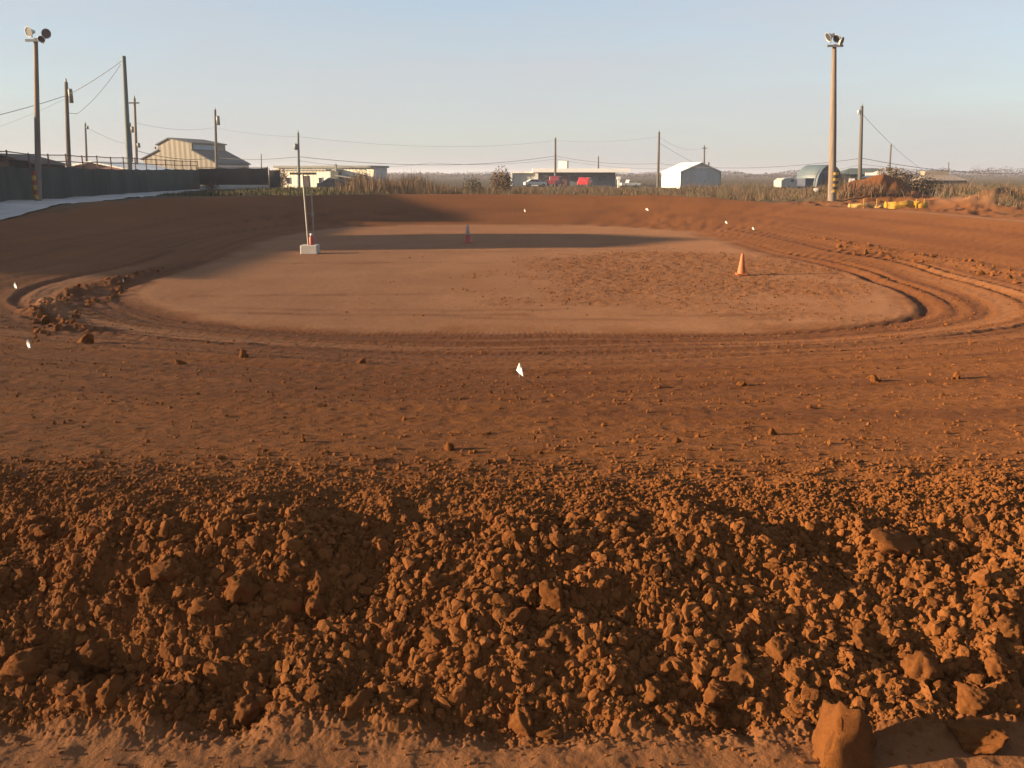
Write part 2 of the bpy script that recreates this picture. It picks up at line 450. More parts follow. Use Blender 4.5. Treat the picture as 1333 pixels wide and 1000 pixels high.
# ------------------------------------------------------------------ ground: one surface, cut by zone
def build_ground():
    th = np.concatenate([np.arange(-180, -44, 4.0), np.arange(-44, 44.01, 0.08), np.arange(48, 180.1, 4.0)])
    th = np.radians(th)
    rs = [0.05, 0.5, 1.0, 1.4, 1.7]
    while rs[-1] < 3500:
        r = rs[-1]
        hh = 1.5 if r < 3.3 else 2.2
        dr = r * r / (hh * 886) * (1.0 if r < 4 else 1.1)
        dr = max(0.0045, min(dr, r * 0.05))
        rs.append(r + dr)
    rs = np.array(rs)
    T, Rr = np.meshgrid(th, rs)
    X = Rr * np.sin(T); Y = Rr * np.cos(T)
    x = X.ravel(); y = Y.ravel()
    z = height(x, y)
    d = sdf(x, y)
    V = np.stack([x, y, z], 1)
    nr, nc = T.shape
    i = np.arange(nr - 1)[:, None] * nc + np.arange(nc - 1)[None, :]
    Q = np.stack([i, i + 1, i + nc + 1, i + nc], -1).reshape(-1, 4)
    # smooth normals of the whole sheet
    Zg = z.reshape(nr, nc)
    Pg = np.stack([X, Y, Zg], -1)
    du = np.gradient(Pg, axis=1); dv = np.gradient(Pg, axis=0)
    N = np.cross(du, dv); N /= (np.linalg.norm(N, axis=-1, keepdims=True) + 1e-12)
    N[N[..., 2] < 0] *= -1
    N = N.reshape(-1, 3)
    # masks
    wig = fbm(x * 1.1, y * 1.1, 4) * 0.35
    pale = 1 - sm(-0.55, 0.40, d + wig * 0.9)
    rough = roughness_patch(x, y)
    pale = pale * (1 - 0.50 * rough)
    s = np.arctan2(y - CY0, (x - CX0) * 1.9) * 16
    edge = np.exp(-((d - 1.9) / 1.3) ** 2) * sm(-0.1, 0.45, fbm(d * 3.3, s * 0.08, 3)) * 0.75 * (1 - 0.6 * sm(0, 6, x))
    pale = np.maximum(pale, edge * (y < 22))
    wf = 1 - sm(10, 19, y)
    footm = wf * sm(10.35, 10.6, d + wig * 0.25) * 0.6
    pale = np.maximum(pale, footm)
    pale = np.maximum(pale, 0.9 * np.exp(-((d - 10.6 - 0.06 * (x - 15)) / 0.9) ** 2) * sm(12, 15, x) * sm(18, 24, y) * (y < 55))
    grass = sm(9.9, 11.5, d + wig * 2.5) * sm(30, 46, y + 0.0 * x)
    mound = np.exp(-((x - 25.2) / 3.4) ** 2 - ((y - 61) / 4) ** 2) + 1.3 * np.exp(-((x - 31) / 11) ** 2 - ((y - 47) / 5.5) ** 2)
    grass = grass * (1 - sm(0.25, 0.5, mound + wig * 0.3))
    grass = np.maximum(grass, sm(70, 95, np.hypot(x, y)))
    grass = grass * (1 - sm(13, 16, x) * (1 - sm(54, 62, y)) * (1 - 0.45 * sm(0.0, 0.5, fbm(x * .3, y * .3, 3))))
    wob = 0.10 * vnoise(s * 0.12, 7.7) + 0.06 * vnoise(s * 0.5, 3.1)
    wet = np.zeros_like(d)
    for i, (d0, w, dep, sr, so) in enumerate(RUTS):
        e = (d - d0 * (1 + 0.10 * vnoise(s * 0.07, i * 9.1)) - wob) / w
        wet = np.maximum(wet, np.exp(-(e * 0.8) ** 2) * np.clip(0.6 + 0.8 * vnoise(s * 0.13, 5.3 * i + 2), 0, 1) * min(1, dep * 14))
    wet = np.maximum(wet, 0.9 * np.exp(-((d - 0.45 - wob) / 0.30) ** 2) * np.clip(0.75 + 0.6 * vnoise(s * 0.1, 1.1), 0, 1) * (y < 24))
    stripe = sm(0.05, 0.7, fbm(d * 1.9, s * 0.06 + 3, 4)) * 0.55 * sm(1.0, 2.0, d) * (1 - sm(8.6, 9.4, d))
    fr = 1 - sm(20, 26, y)
    for d0, w, ph, am in ((0.90, .15, 2.2, .9), (2.40, .22, 4.4, 1.0), (3.4, .14, 6.1, .7), (4.6, .2, 8.3, .6), (6.0, .25, 9.3, .5)):
        stripe = np.maximum(stripe, fr * am * np.exp(-((d - d0 - 1.4 * wob) / w) ** 2) * np.clip(.65 + .8 * vnoise(s * .11, ph), 0, 1))
    for d0, w, ph, am in ((1.35, .18, 3.2, 1.0), (1.95, .14, 5.7, .85), (2.9, .14, 7.7, .6)):
        pale = np.maximum(pale, fr * am * np.exp(-((d - d0 - 1.4 * wob) / w) ** 2) * np.clip(.55 + .9 * vnoise(s * .11, ph), 0, 1))
    for c0, c1, c2, xa, xb in ((14.6, .05, .018, -6.5, 2.5), (15.1, .05, .018, -6.5, 1.5), (14.2, -.12, .03, -1.5, 5.5), (14.6, -.12, .03, -1.0, 5.8), (17.2, .02, -.006, -7, -1), (23.5, .05, .004, -7, 1)):
        ln_ = np.exp(-((y - c0 - c1 * x - c2 * x * x - 0.06 * vnoise(x * 2.0, c0)) / .13) ** 2) * sm(xa, xa + 1.2, x) * (1 - sm(xb - 1.2, xb, x))
        stripe = np.maximum(stripe, 0.55 * ln_ * np.clip(.6 + .9 * vnoise(x * 1.7, c0 * 3), 0, 1))
    hill = np.exp(-((x - 32) / 9.0) ** 2 - ((y - 49) / 5.0) ** 2)
    pale = np.maximum(pale, 0.8 * sm(0.15, 0.5, hill))
    grass = np.maximum(grass, 0.75 * sm(0.15, 0.5, hill) * sm(-0.05, 0.45, fbm(x * .35 + 7, y * .35, 4)))
    wet = np.clip(np.maximum(wet, stripe), 0, 0.9)
    fd = d[Q].mean(1); fy = y[Q].mean(1); fx = x[Q].mean(1)
    zone = np.full(len(Q), 3)
    zone[fd < np.where(fy < 14, 9.75, 9.3)] = 1
    zone[fd < 0.0] = 0
    zone[(fd >= 9.5) & (fd < 10.5) & (fy < 8)] = 2
    for k, nm in enumerate(('infield', 'dirt_track', 'dirt_bank', 'ground')):
        q = Q[zone == k]
        used, inv = np.unique(q, return_inverse=True)
        me = bpy.data.meshes.new(nm)
        vv = V[used]; ff = inv.reshape(-1, 4).astype(np.int32)
        me.vertices.add(len(vv)); me.vertices.foreach_set('co', vv.astype(np.float32).ravel())
        me.loops.add(ff.size); me.loops.foreach_set('vertex_index', ff.ravel())
        me.polygons.add(len(ff)); me.polygons.foreach_set('loop_start', np.arange(0, ff.size, 4, dtype=np.int32))
        me.update(calc_edges=True)
        for an, av in (('pale', pale), ('grass', grass), ('wet', wet)):
            a = me.attributes.new(an, 'FLOAT', 'POINT'); a.data.foreach_set('value', av[used].astype(np.float32))
        me.polygons.foreach_set('use_smooth', np.ones(len(ff), bool))
        me.normals_split_custom_set_from_vertices(N[used].astype(np.float32))
        me.materials.append(M['soil'])
        o = bpy.data.objects.new(nm, me); col.objects.link(o)
        o['kind'] = 'structure'


build_ground()


# ------------------------------------------------------------------ clods
def clod_shape(seed, sub, flat=0.8):
    r = random.Random(seed)
    bm = bmesh.new(); bmesh.ops.create_icosphere(bm, subdivisions=sub, radius=1.0)
    v = np.array([p.co[:] for p in bm.verts]); f = np.array([[q.index for q in t.verts] for t in bm.faces])
    bm.free()
    n = v / np.linalg.norm(v, axis=1, keepdims=True)
    o = seed * 3.7
    rad = 1 + 0.30 * (vnoise(n[:, 0] * 1.3 + o, n[:, 1] * 1.3 + n[:, 2] * 1.7) + vnoise(n[:, 2] * 1.3 + o, n[:, 0] * 1.1 - n[:, 1] * 1.5)) * 0.6
    v = n * rad[:, None]
    for k in range(r.randint(4, 8)):      # broken faces
        a = Vector((r.gauss(0, 1), r.gauss(0, 1), r.gauss(0, 1))).normalized()
        a = np.array(a); h = r.uniform(0.55, 0.9)
        e = v @ a - h
        v = v - np.clip(e, 0, None)[:, None] * a * 0.85
    if sub >= 3:
        k = vnoise(v[:, 0] * 5 + o, v[:, 1] * 5 + v[:, 2] * 3) + vnoise(v[:, 2] * 5 + o, v[:, 0] * 4 - v[:, 1] * 3)
        k2 = vnoise(v[:, 0] * 12 + o, v[:, 1] * 12 + v[:, 2] * 9) + vnoise(v[:, 2] * 12 - o, v[:, 0] * 11 - v[:, 1] * 8)
        k3 = vnoise(v[:, 0] * 24 + o, v[:, 1] * 24 + v[:, 2] * 19) + vnoise(v[:, 2] * 25 - o, v[:, 0] * 22 - v[:, 1] * 17)
        v = v * (1 + 0.10 * k + 0.075 * k2 - 0.06 * np.abs(k2) + 0.040 * k3)[:, None]
    if sub < 3:
        rj = np.random.default_rng(seed)
        v = v * (1 + rj.normal(size=len(v)) * (0.13 if sub == 1 else 0.10))[:, None]
    v[:, 2] *= flat
    return v, f


SH1 = [clod_shape(k, 1, random.uniform(0.6, 0.95)) for k in range(16)]
SH2 = [clod_shape(100 + k, 2, random.uniform(0.6, 0.95)) for k in range(14)]
SH4 = [clod_shape(200 + k, 4, random.uniform(0.65, 0.95)) for k in range(14)]


def rot_mats(n):
    q = rng.normal(size=(n, 4)); q /= np.linalg.norm(q, axis=1, keepdims=True)
    w, x, y, z = q.T
    return np.stack([np.stack([1 - 2 * (y * y + z * z), 2 * (x * y - z * w), 2 * (x * z + y * w)], -1),
                     np.stack([2 * (x * y + z * w), 1 - 2 * (x * x + z * z), 2 * (y * z - x * w)], -1),
                     np.stack([2 * (x * z - y * w), 2 * (y * z + x * w), 1 - 2 * (x * x + y * y)], -1)], 1)


def scatter(name, x, y, rad, shapes, sink=0.25, smooth=False):
    """one mesh of many tiny crumbs"""
    z = height(x, y)
    Vs = []; Fs = []; off = 0
    which = rng.integers(0, len(shapes), len(x))
    for k, (v, f) in enumerate(shapes):
        s = np.where(which == k)[0]
        if not len(s): continue
        m = rot_mats(len(s)) * rad[s][:, None, None]
        st = 1 + 0.35 * rng.normal(size=(len(s), 1, 3)).clip(-1, 1)
        vv = np.einsum('nij,nkj->nki', m, v[None] * st)
        vv[..., 0] += x[s][:, None]; vv[..., 1] += y[s][:, None]; vv[..., 2] += (z[s] + rad[s] * (0.8 - 2 * sink) * 0.6)[:, None]
        Vs.append(vv.reshape(-1, 3))
        ff = f[None] + (np.arange(len(s)) * len(v))[:, None, None]
        Fs.append(ff.reshape(-1, 3) + off); off += len(s) * len(v)
    o = from_np(name, np.concatenate(Vs), np.concatenate(Fs), M['clod'], smooth=smooth)
    o['kind'] = 'stuff'
    return o


def bank_points(n, half, lo=2.36, hi=3.5, power=1.35):
    x = rng.uniform(-half, half, n)
    # front edge of the bank follows the curve of the outer line
    t = rng.random(n) ** power
    y = lo + (hi - lo) * t
    c = np.sqrt(np.maximum(16.0 ** 2 - np.maximum(np.abs(x) - 0.9, 0) ** 2, 1))
    y = y + (16.0 - c)
    return x, y


def cat_pts(*a):
    return tuple(np.concatenate([p[k] for p in a]) for k in range(3))


def sized(pts, lo, hi, pw=2.0):
    n = len(pts[0])
    return pts[0], pts[1], lo + (hi - lo) * rng.random(n) ** pw


fine_gap = lambda x, y: (vnoise(x * 1.6 + 3.3, y * 2.4 + 1.2) < 0.55) | (rng.random(len(x)) < 0.5)


def keep(p):
    k = fine_gap(p[0], p[1])
    return p[0][k], p[1][k], p[2][k]


A = keep(sized(bank_points(42000, 2.5), 0.0035, 0.013, 2.0))
A4 = keep(sized(bank_points(6500, 3.0, 2.9, 3.9, 1.5), 0.005, 0.015, 2.2))
A2 = keep(sized(bank_points(4200, 5.5, 2.35, 3.6), 0.006, 0.014, 1.2))
A3 = sized(bank_points(1200, 2.6, 2.05, 2.5), 0.003, 0.010, 2.5)
scatter('fine_clods', *cat_pts(A, A2, A3, A4), SH1)['label'] = 'crumbled red-brown soil covering the near bank'
B = keep(sized(bank_points(7200, 2.6, 2.38, 3.12, 1.3), 0.010, 0.026, 2.4))
scatter('loose_clods', *B, SH2)['label'] = 'small broken clods of red earth over the near bank'

# larger clods: each its own object
clod_meshes = []
for k, (v, f) in enumerate(SH4):
    me = bpy.data.meshes.new('clod')
    me.from_pydata(v.tolist(), [], f.tolist())
    me.polygons.foreach_set('use_smooth', [True] * len(f))
    me.materials.append(M['clod']); clod_meshes.append(me)


def clod(x, y, r, label, group=None, mesh=None, sc=(1, 1, 1), rot=None, lift=0.25, name='dirt_clod'):
    o = bpy.data.objects.new(name, mesh or random.choice(clod_meshes)); col.objects.link(o)
    o.location = (x, y, hz(x, y) + r * sc[2] * lift)
    o.rotation_euler = rot or (random.uniform(0, 6.28), random.uniform(0, 6.28), random.uniform(0, 6.28))
    o.scale = (r * sc[0], r * sc[1], r * sc[2])
    return tag(o, label, 'dirt clod', group)


bx, by = bank_points(205, 2.0, 2.38, 2.95, 1.3)
for k in range(178):
    r = 0.021 + 0.034 * random.random() ** 2.6
    if by[k] - 0.03 * bx[k] ** 2 > 2.8: r = min(r, 0.030)
    clod(bx[k], by[k], r, 'crumbly red-brown clod among the loose earth heaped on the near bank', 'clods heaped on the near bank',
         sc=(random.uniform(.8, 1.25), random.uniform(.8, 1.2), random.uniform(.8, 1.3)), lift=random.uniform(-.25, .2))
# the ones that stand out
q = G(1098, 992)
v, f = clod_shape(777, 4, 1.0)
for nrm, hh in (((.50, -.85, .10), .50), ((-.99, .02, .12), .66)):
    a_ = np.array(nrm) / np.linalg.norm(nrm); v = v - np.clip(v @ a_ - hh, 0, None)[:, None] * a_ * 0.72
v = v * (1 + 0.05 * vnoise(v[:, 0] * 3 + 5, v[:, 1] * 3 + v[:, 2] * 2) + 0.016 * (vnoise(v[:, 0] * 6 + v[:, 2] * 2, v[:, 1] * 6 + 3) + vnoise(v[:, 2] * 6, v[:, 1] * 5 - v[:, 0] * 3)) + 0.008 * (vnoise(v[:, 0] * 19, v[:, 1] * 19 + v[:, 2] * 5) + vnoise(v[:, 2] * 19, v[:, 1] * 17 - v[:, 0] * 6)))[:, None]
bmesh_ = bpy.data.meshes.new('boulder'); bmesh_.from_pydata(v.tolist(), [], f.tolist())
bmesh_.polygons.foreach_set('use_smooth', [True] * len(f)); bmesh_.materials.append(M['clod'])
clod(q.x, q.y + .02, 0.128, 'big smooth rounded boulder of red earth at the bottom right, lit on its left edge', sc=(0.92, 0.75, 1.22), rot=(0, 0.05, -0.35), lift=0.05, mesh=bmesh_, name='dirt_boulder')
q = G(1200, 885); clod(q.x, q.y, 0.060, 'upright lit lump of earth behind the big smooth boulder', sc=(.9, .8, 1.2), lift=.4)
q = G(1270, 965); clod(q.x, q.y, 0.070, 'broken lump of earth right of the big smooth boulder', sc=(1.3, .9, .8), rot=(.2, .3, 2.2), lift=.25)
q = G(1165, 718); clod(q.x, q.y, 0.085, 'flat slab of crusted earth near the crest at right, casting a dark shadow', sc=(1.2, .8, .55), rot=(.5, .15, .2), lift=.4)
q = G(315, 780); clod(q.x, q.y, 0.085, 'steep flat-faced slab of earth in the left part of the bank', sc=(.7, .7, 1.1), rot=(.2, .3, .7), lift=.25)
q = G(57, 703); clod(q.x, q.y, 0.033, 'pale orange clod alone near the crest at far left', sc=(.9, .8, 1.2), lift=.6)
q = G(715, 962); clod(q.x, q.y, 0.028, 'small pale oblong clod lying on flat ground below the bank', sc=(1.4, .7, .6), rot=(0, 0, .1), lift=.5)
q = G(680, 950); clod(q.x, q.y, 0.060, 'crumbly heap-like clod at the foot of the bank near the middle', sc=(1.1, .9, .8), lift=.2)
q = G(125, 862); clod(q.x, q.y, 0.055, 'round clod inside the dark hollow at left', sc=(1.1, 1, .85), lift=.4)
q = G(30, 880); clod(q.x, q.y, 0.075, 'large shaded clod at the left edge beside the dark hollow', sc=(1, .9, 1), lift=.2)
q = G(930, 920); clod(q.x, q.y, 0.055, 'square-topped lit clod at the foot of the bank right of centre', sc=(1.1, .8, .9), lift=.3)
q = G(690, 790); clod(q.x, q.y, 0.040, 'upright orange clod halfway up the bank, just right of centre', sc=(.7, .8, 1.4), rot=(.1, .1, .5), lift=.5)
q = G(1300, 880); clod(q.x, q.y, 0.05, 'shaded upright clod at the right edge of the bank', sc=(.9, .8, 1.2), lift=.4)

# crumbs over the track
nx = 17000
yy = 3.3 + 13.5 * rng.random(nx) ** 1.6
xx = rng.uniform(-1, 1, nx) * (0.75 * yy + 0.6)
rr = 0.003 + 0.012 * rng.random(nx) ** 4.5 + 0.0005 * yy
band = (fbm(xx * .35, yy * 2.6, 3) > 0.0) | (rng.random(nx) < .3) | (yy < 4.2)
dd = sdf(xx, yy); ok = band & (dd > 0.2) & (dd < 9.3)
scatter('track_crumbs', xx[ok], yy[ok], rr[ok], SH1, 0.3)['label'] = 'small crumbs of red soil strewn over the track'
# rough patch of the infield
nx = 26000
xx = rng.uniform(-3, 9, nx); yy = rng.uniform(14, 29, nx)
ok = (sdf(xx, yy) < 0.0) & (rng.random(nx) < roughness_patch(xx, yy) * 0.95 + 0.015)
scatter('infield_clods', xx[ok], yy[ok], 0.006 + 0.022 * rng.random(ok.sum()) ** 3.5, SH1, 0.35)['label'] = 'broken clods over the rough patch of the infield'
x3 = rng.uniform(2, 14, 9000); y3 = rng.uniform(9, 26, 9000)
d3 = sdf(x3, y3); k3 = (d3 > 0.05) & (d3 < 4.5) & (fbm(d3 * 3, np.arctan2(y3 - 27, x3) * 3, 3) > 0.05)
scatter('rut_crumbs', x3[k3], y3[k3], 0.006 + 0.022 * rng.random(k3.sum()) ** 3.5, SH1, 0.35)['label'] = 'crumbs of red soil along the tyre ruts'
# windrows
nx = 5000
xx = rng.uniform(-10.5, -2.0, nx); yy = rng.uniform(10.3, 22, nx)
e = sdf(xx, yy) - (0.7 + 1.5 * (1 - sm(11.5, 19, yy)))
ok = rng.random(nx) < np.exp(-(e / 0.15) ** 2) * sm(-2.0, -4.5, xx) * (0.2 + 0.8 * sm(11.4, 13.0, yy))
x2 = rng.uniform(7, 13, 5000); y2 = rng.uniform(13, 32, 5000)
ok2 = rng.random(5000) < np.exp(-((sdf(x2, y2) - 2.9) / 0.28) ** 2) * 0.8
xx = np.concatenate([xx[ok], x2[ok2]]); yy = np.concatenate([yy[ok], y2[ok2]])
scatter('ridge_crumbs', xx, yy, 0.012 + 0.05 * rng.random(len(xx)) ** 3, SH2, 0.3)['label'] = 'crumbled red soil in the ridges beside the infield'
pts = []
for k in range(55):
    px, py = random.choice([(random.uniform(45, 170), None)]) ; py = 440 - (px - 45) * 0.58 + random.uniform(-9, 9)
    g = G(px, py); pts.append((g.x, g.y, 0.018 + 0.06 * random.random() ** 2.2))
for (x, y, r) in pts:
    clod(x, y, r, 'dark red clod in the broken ridge curving along the left end of the infield', 'clods in the ridge left of the infield', sc=(1.1, 1.1, .8), lift=.25)
for k in range(34):
    px = random.uniform(1085, 1333); py = 325 + (px - 1090) * 0.175 + random.uniform(-4, 4)
    g = G(px, py)
    clod(g.x, g.y, 0.02 + 0.07 * random.random() ** 2.4, 'red clod in the line of crumbs along the right-hand track edge', 'clods in the line right of the infield', sc=(1.1, 1.1, .8), lift=.25)
for px, py, r in ((1140, 497, .04), (470, 473, .055), (585, 587, .03), (1005, 567, .026), (110, 447, .09), (318, 466, .07), (880, 577, .022), (235, 475, .05), (1245, 493, .035), (720, 517, .022), (395, 575, .02), (965, 502, .03), (60, 420, .1), (1010, 606, .02)):
    g = G(px, py)
    clod(g.x, g.y, r, 'single clod lying loose on the banked dirt track', 'single clods on the banked track', sc=(1.4, .9, .8), lift=.2)


# ------------------------------------------------------------------ left: concrete strip, fence, poles
def strip():
    ys = np.linspace(2, 84, 120)
    V = []
    fxl = lambda y: -27.3 - (y - 48.2) * 0.0792
    for y in ys:
        xo = fxl(y) - 0.1
        xi = -19.6 - (y - 34) * (8.2 / 46.0) if y > 30 else -18.76
        xi += 0.35 * float(vnoise(y * 0.35, 2.2)) + 0.12 * float(vnoise(y * 1.7, 5.2))
        xi = max(xi, xo + 0.3)
        for x in np.linspace(xo, xi, 7): V.append((x, y, hz(x, y) + 0.05))
    n = 7
    F = [(i * n + k, i * n + k + 1, (i + 1) * n + k + 1, (i + 1) * n + k) for i in range(len(ys) - 1) for k in range(n - 1)]
    o = from_np('concrete_strip', np.array(V), np.array(F), M['concpale'], smooth=True)
    o['kind'] = 'structure'


strip()


def fence(name, pts, h_screen, h_top, label, spacing, scr, base_curb=0.0):
    t = thing(name, (pts[0][0], pts[0][1], 0), label, 'fence')
    L = Vector(t.location)
    a = Vector((*pts[0], 0)); b = Vector((*pts[1], 0)); ln = (b - a).length; dr = (b - a) / ln
    nr = Vector((-dr.y, dr.x, 0))
    if nr.dot(Vector((0, 30, 0)) - a) > 0: nr = -nr
    N = int(ln / spacing)
    zz = lambda p: hz(p.x, p.y)
    for k in range(N + 1):
        p = a + dr * (ln * k / N); z = zz(p)
        MB().tube([p - L + Vector((0, 0, z - 0.1)), p - L + Vector((0, 0, z + h_top + 0.08))], 0.045, 8).build('post', M['rust'], t)
    rails = ((h_top, 'rail'), (h_top - 0.38, 'rail')) if h_top - h_screen > 0.5 else ((h_top, 'rail'),)
    for hh, nm in rails:
        MB().tube([a + dr * (ln * k / N) - L + Vector((0, 0, zz(a + dr * (ln * k / N)) + hh)) for k in range(N + 1)], 0.032, 6).build(nm, M['rust'], t)
    # cloth
    m = N * 6; vs = []; fs = []
    rr = random.Random(5)
    sag = 0.0
    for k in range(m + 1):
        p = a + dr * (ln * k / m); z = zz(p)
        w = 0.05 * math.sin(k * 1.05) + 0.04 * float(vnoise(k * 0.23, 1.0))
        top = h_screen + 0.06 * float(vnoise(k * 0.13, 9.0)) - 0.05 * abs(math.sin(k * math.pi / 6))
        for j in range(4):
            q = j / 3
            pt = p - L - nr * (0.06 + w * math.sin(q * 3.1) * 0.8)
            vs.append(pt + Vector((0, 0, z + 0.04 + base_curb + (top - 0.04 - base_curb) * q)))
    for k in range(m):
        for j in range(3):
            fs.append((k * 4 + j, (k + 1) * 4 + j, (k + 1) * 4 + j + 1, k * 4 + j + 1))
    MB().add(vs, fs, 0, True).build('windscreen', scr, t)
    # wire mesh above the cloth
    mb = MB(); st = 0.22
    nn = int(ln / st)
    hh = h_top - h_screen
    if hh > 0.3:
        for k in range(nn):
            for sgn in (1, -1):
                s0 = k * st; s1 = min(max(s0 + sgn * hh, 0), ln)
                p0 = a + dr * s0; p1 = a + dr * s1
                mb.tube([p0 - L + Vector((0, 0, zz(p0) + h_screen)), p1 - L + Vector((0, 0, zz(p1) + h_screen + abs(s1 - s0)))], 0.0035, 3, cap=False)
        mb.build('wire_mesh', M['grimsteel'], t)
    if base_curb:
        mb = MB()
        c = (a + b) / 2
        mb.box(c - L + Vector((0, 0, zz(c) + base_curb / 2 - 0.15)) - nr * 0.12, (ln, 0.16, base_curb + 0.3), math.atan2(dr.y, dr.x))
        mb.build('curb', M['concrete'], t)
    return t


fxl = lambda y: -27.3 - (y - 48.2) * 0.0792
fence('chain_link_fence', ((fxl(88.6), 88.6), (fxl(3), 3.0)), 1.85, 2.62, 'long chain-link fence with dark green windscreen along the left side of the track', 2.6, M['screen'])
fence('windscreen_fence', ((-30.7, 88.7), (-24.0, 89.6)), 2.0, 2.1, 'short dark windscreen fence across the far left corner, with grey curb below', 2.1, M['screenblack'], 0.38)
t = thing('fence_end_panel', (-23.5, 89.8, hz(-23.5, 89.8)), 'narrow dark green panel at the right end of the short fence', 'fence panel')
MB().box((0.1, 0, 0.95), (0.95, 0.06, 1.75)).build('panel', M['screen'], t)
MB().tube([(-0.42, 0, -0.1), (-0.42, 0, 2.0)], 0.045).build('post', M['rust'], t)
MB().tube([(0.62, 0, -0.1), (0.62, 0, 1.95)], 0.045).build('post', M['rust'], t)


def floodlight(parent, loc, az, tilt, r=0.24, depth=0.34):
    """a round bowl floodlight pointing to az (degrees, 0 = +y, 90 = -x), tilted below level"""
    m = Matrix.Translation(Vector(loc)) @ Matrix.Rotation(R(az), 4, 'Z') @ Matrix.Rotation(R(-90 - tilt), 4, 'X')
    o = MB().lathe([(0.001, -depth), (r * .30, -depth), (r * .42, -depth * .8), (r * .45, -depth * .5), (r * .8, -depth * .22), (r, 0), (r * 1.05, 0.02), (r * 0.97, 0.02), (r * .93, -0.02)], 18, m).build('floodlight', M['lamp'], parent)
    MB().lathe([(0.001, -0.012), (r * .93, -0.012)], 18, m).build('lens', M['lampdark'], o)
    b = m @ Vector((0, 0, -depth * .5))
    MB().tube([b, Vector((b.x, b.y, loc[2] - r * 1.05))], 0.03, 6).build('bracket', M['grimsteel'], o)
    return o


def banded(parent, z0, z1, n, r, mats):
    h = (z1 - z0) / n
    for k in range(n):
        MB().lathe([(r, z0 + k * h), (r, z0 + (k + 1) * h - 0.004)], 14).build('band', M[mats[k % len(mats)]], parent)


# left light pole
b = P(50, 262, 49.5); zb = hz(b.x, b.y)
t = thing('light_pole', (b.x, b.y, zb), 'tall brown floodlight pole at left, in front of the fence, with three round lamps', 'light pole')
top = P(46.5, 50, 49.5); H = top.z - zb; lean = top.x - b.x
MB().tube([(0, 0, -0.2), (lean * .5, 0, H * .5), (lean, 0, H)], [0.165, 0.14, 0.105], 14).build('pole', M['wood'], t)
banded(t, 0.12, 1.62, 6, 0.185, ('band_y', 'band_r'))
MB().box((lean, -0.14, H - 0.12), (0.95, 0.1, 0.12)).build('crossarm', M['grimsteel'], t)
floodlight(t, (lean - 0.26, -0.15, H + 0.30), 152, 8, 0.25)
floodlight(t, (lean + 0.62, -0.10, H + 0.22), 225, 10, 0.24)
floodlight(t, (lean + 0.42, -0.25, H - 0.08), 180, 32, 0.19)

# right light pole
b = P(1083, 263, 55.8); zb = hz(b.x, b.y)
t = thing('light_pole', (b.x, b.y, zb), 'tall floodlight pole at right with yellow and black bands round its base', 'light pole')
top = P(1086, 58, 55.8); H = top.z - zb; lean = top.x - b.x
MB().tube([(0, 0, -0.2), (lean * .5, 0, H * .5), (lean, 0, H)], [0.25, 0.20, 0.13], 14).build('pole', M['wood'], t)
banded(t, 0.55, 1.75, 7, 0.265, ('band_y', 'band_d'))
MB().box((lean, -0.16, H - 0.1), (0.95, 0.1, 0.12)).build('crossarm', M['grimsteel'], t)
floodlight(t, (lean - 0.42, -0.1, H + 0.38), 100, 28, 0.28, .4)
floodlight(t, (lean + 0.05, -0.2, H + 0.30), 130, 18, 0.22)
floodlight(t, (lean + 0.36, -0.2, H + 0.14), 232, 18, 0.25)


# utility poles
def upole(ptop, pbase_x, D, r0, label, mat='darkwood', arm=None, can=None, ins=True):
    tp = P(*ptop, D); bx_ = P(pbase_x, 226, D).x; zb = hz(bx_, D)
    t = thing('utility_pole', (bx_, D, zb), label, 'utility pole')
    H = tp.z - zb; lean = tp.x - bx_
    MB().tube([(0, 0, -.3), (lean * .5, 0, H * .5), (lean, 0, H)], [r0 * 1.15, r0, r0 * .78], 12).build('pole', M[mat], t)
    if arm:
        MB().box((lean, -r0 - .05, H - 0.5), (arm, 0.12, 0.14)).build('crossarm', M['darkwood'], t)
    if ins:
        MB().lathe([(0.05, H), (0.09, H + .08), (0.05, H + .14), (0.08, H + .2), (0.02, H + .3)], 8, Matrix.Translation((lean, 0, 0))).build('insulator', M['grimsteel'], t)
    if can:
        dx, z, rr_, hh = can
        f = z / H
        MB().lathe([(0.001, z - hh / 2), (rr_, z - hh / 2), (rr_, z + hh / 2 - .06), (rr_ * .7, z + hh / 2), (0.001, z + hh / 2)], 12, Matrix.Translation((lean * f + dx, -.05, 0))).build('transformer', M['grimsteel'], t)
        MB().box((lean * f + dx / 2, -.05, z), (abs(dx), .06, .08)).build('bracket', M['grimsteel'], t)
    return t, H, lean


upole((86, 107), 88, 75, 0.17, 'dark utility pole just right of the left light pole, carrying a small transformer', can=(.36, 7.6, .17, 1.1))
upole((161, 73), 167.5, 70, 0.19, 'thick leaning grey-green pole, tallest of those behind the left fence', 'greypole', ins=False)
upole((169, 160), 171, 110, 0.15, 'short dark pole right behind the thick leaning pole', can=(.3, 7.2, .2, .7), ins=False)
upole((175, 128), 177, 100, 0.16, 'brown utility pole right of the thick leaning pole', 'wood', can=(.3, 4.6, .18, .5), arm=1.1)
upole((111, 161), 112, 150, 0.18, 'small far utility pole above the white-roofed building', can=(.35, 9.6, .2, .5))
upole((280, 143), 281, 125, 0.19, 'utility pole with a transformer in front of the beige metal building', can=(.38, 9.3, .24, 1.2))
upole((388, 173), 388, 119, 0.18, 'utility pole with a pale transformer in front of the cream building', 'greypole', can=(-.34, 5.7, .2, .8))
upole((340, 201), 340, 250, 0.16, 'tiny far pole between the beige building and the cream building')
upole((723, 180), 723, 165, 0.20, 'utility pole in front of the white-roofed low building', can=None)
upole((779, 204), 779, 255, 0.22, 'thin far pole behind the right end of the low white-roofed building')
upole((858, 172), 857, 146, 0.20, 'utility pole at the left corner of the white gabled shed')
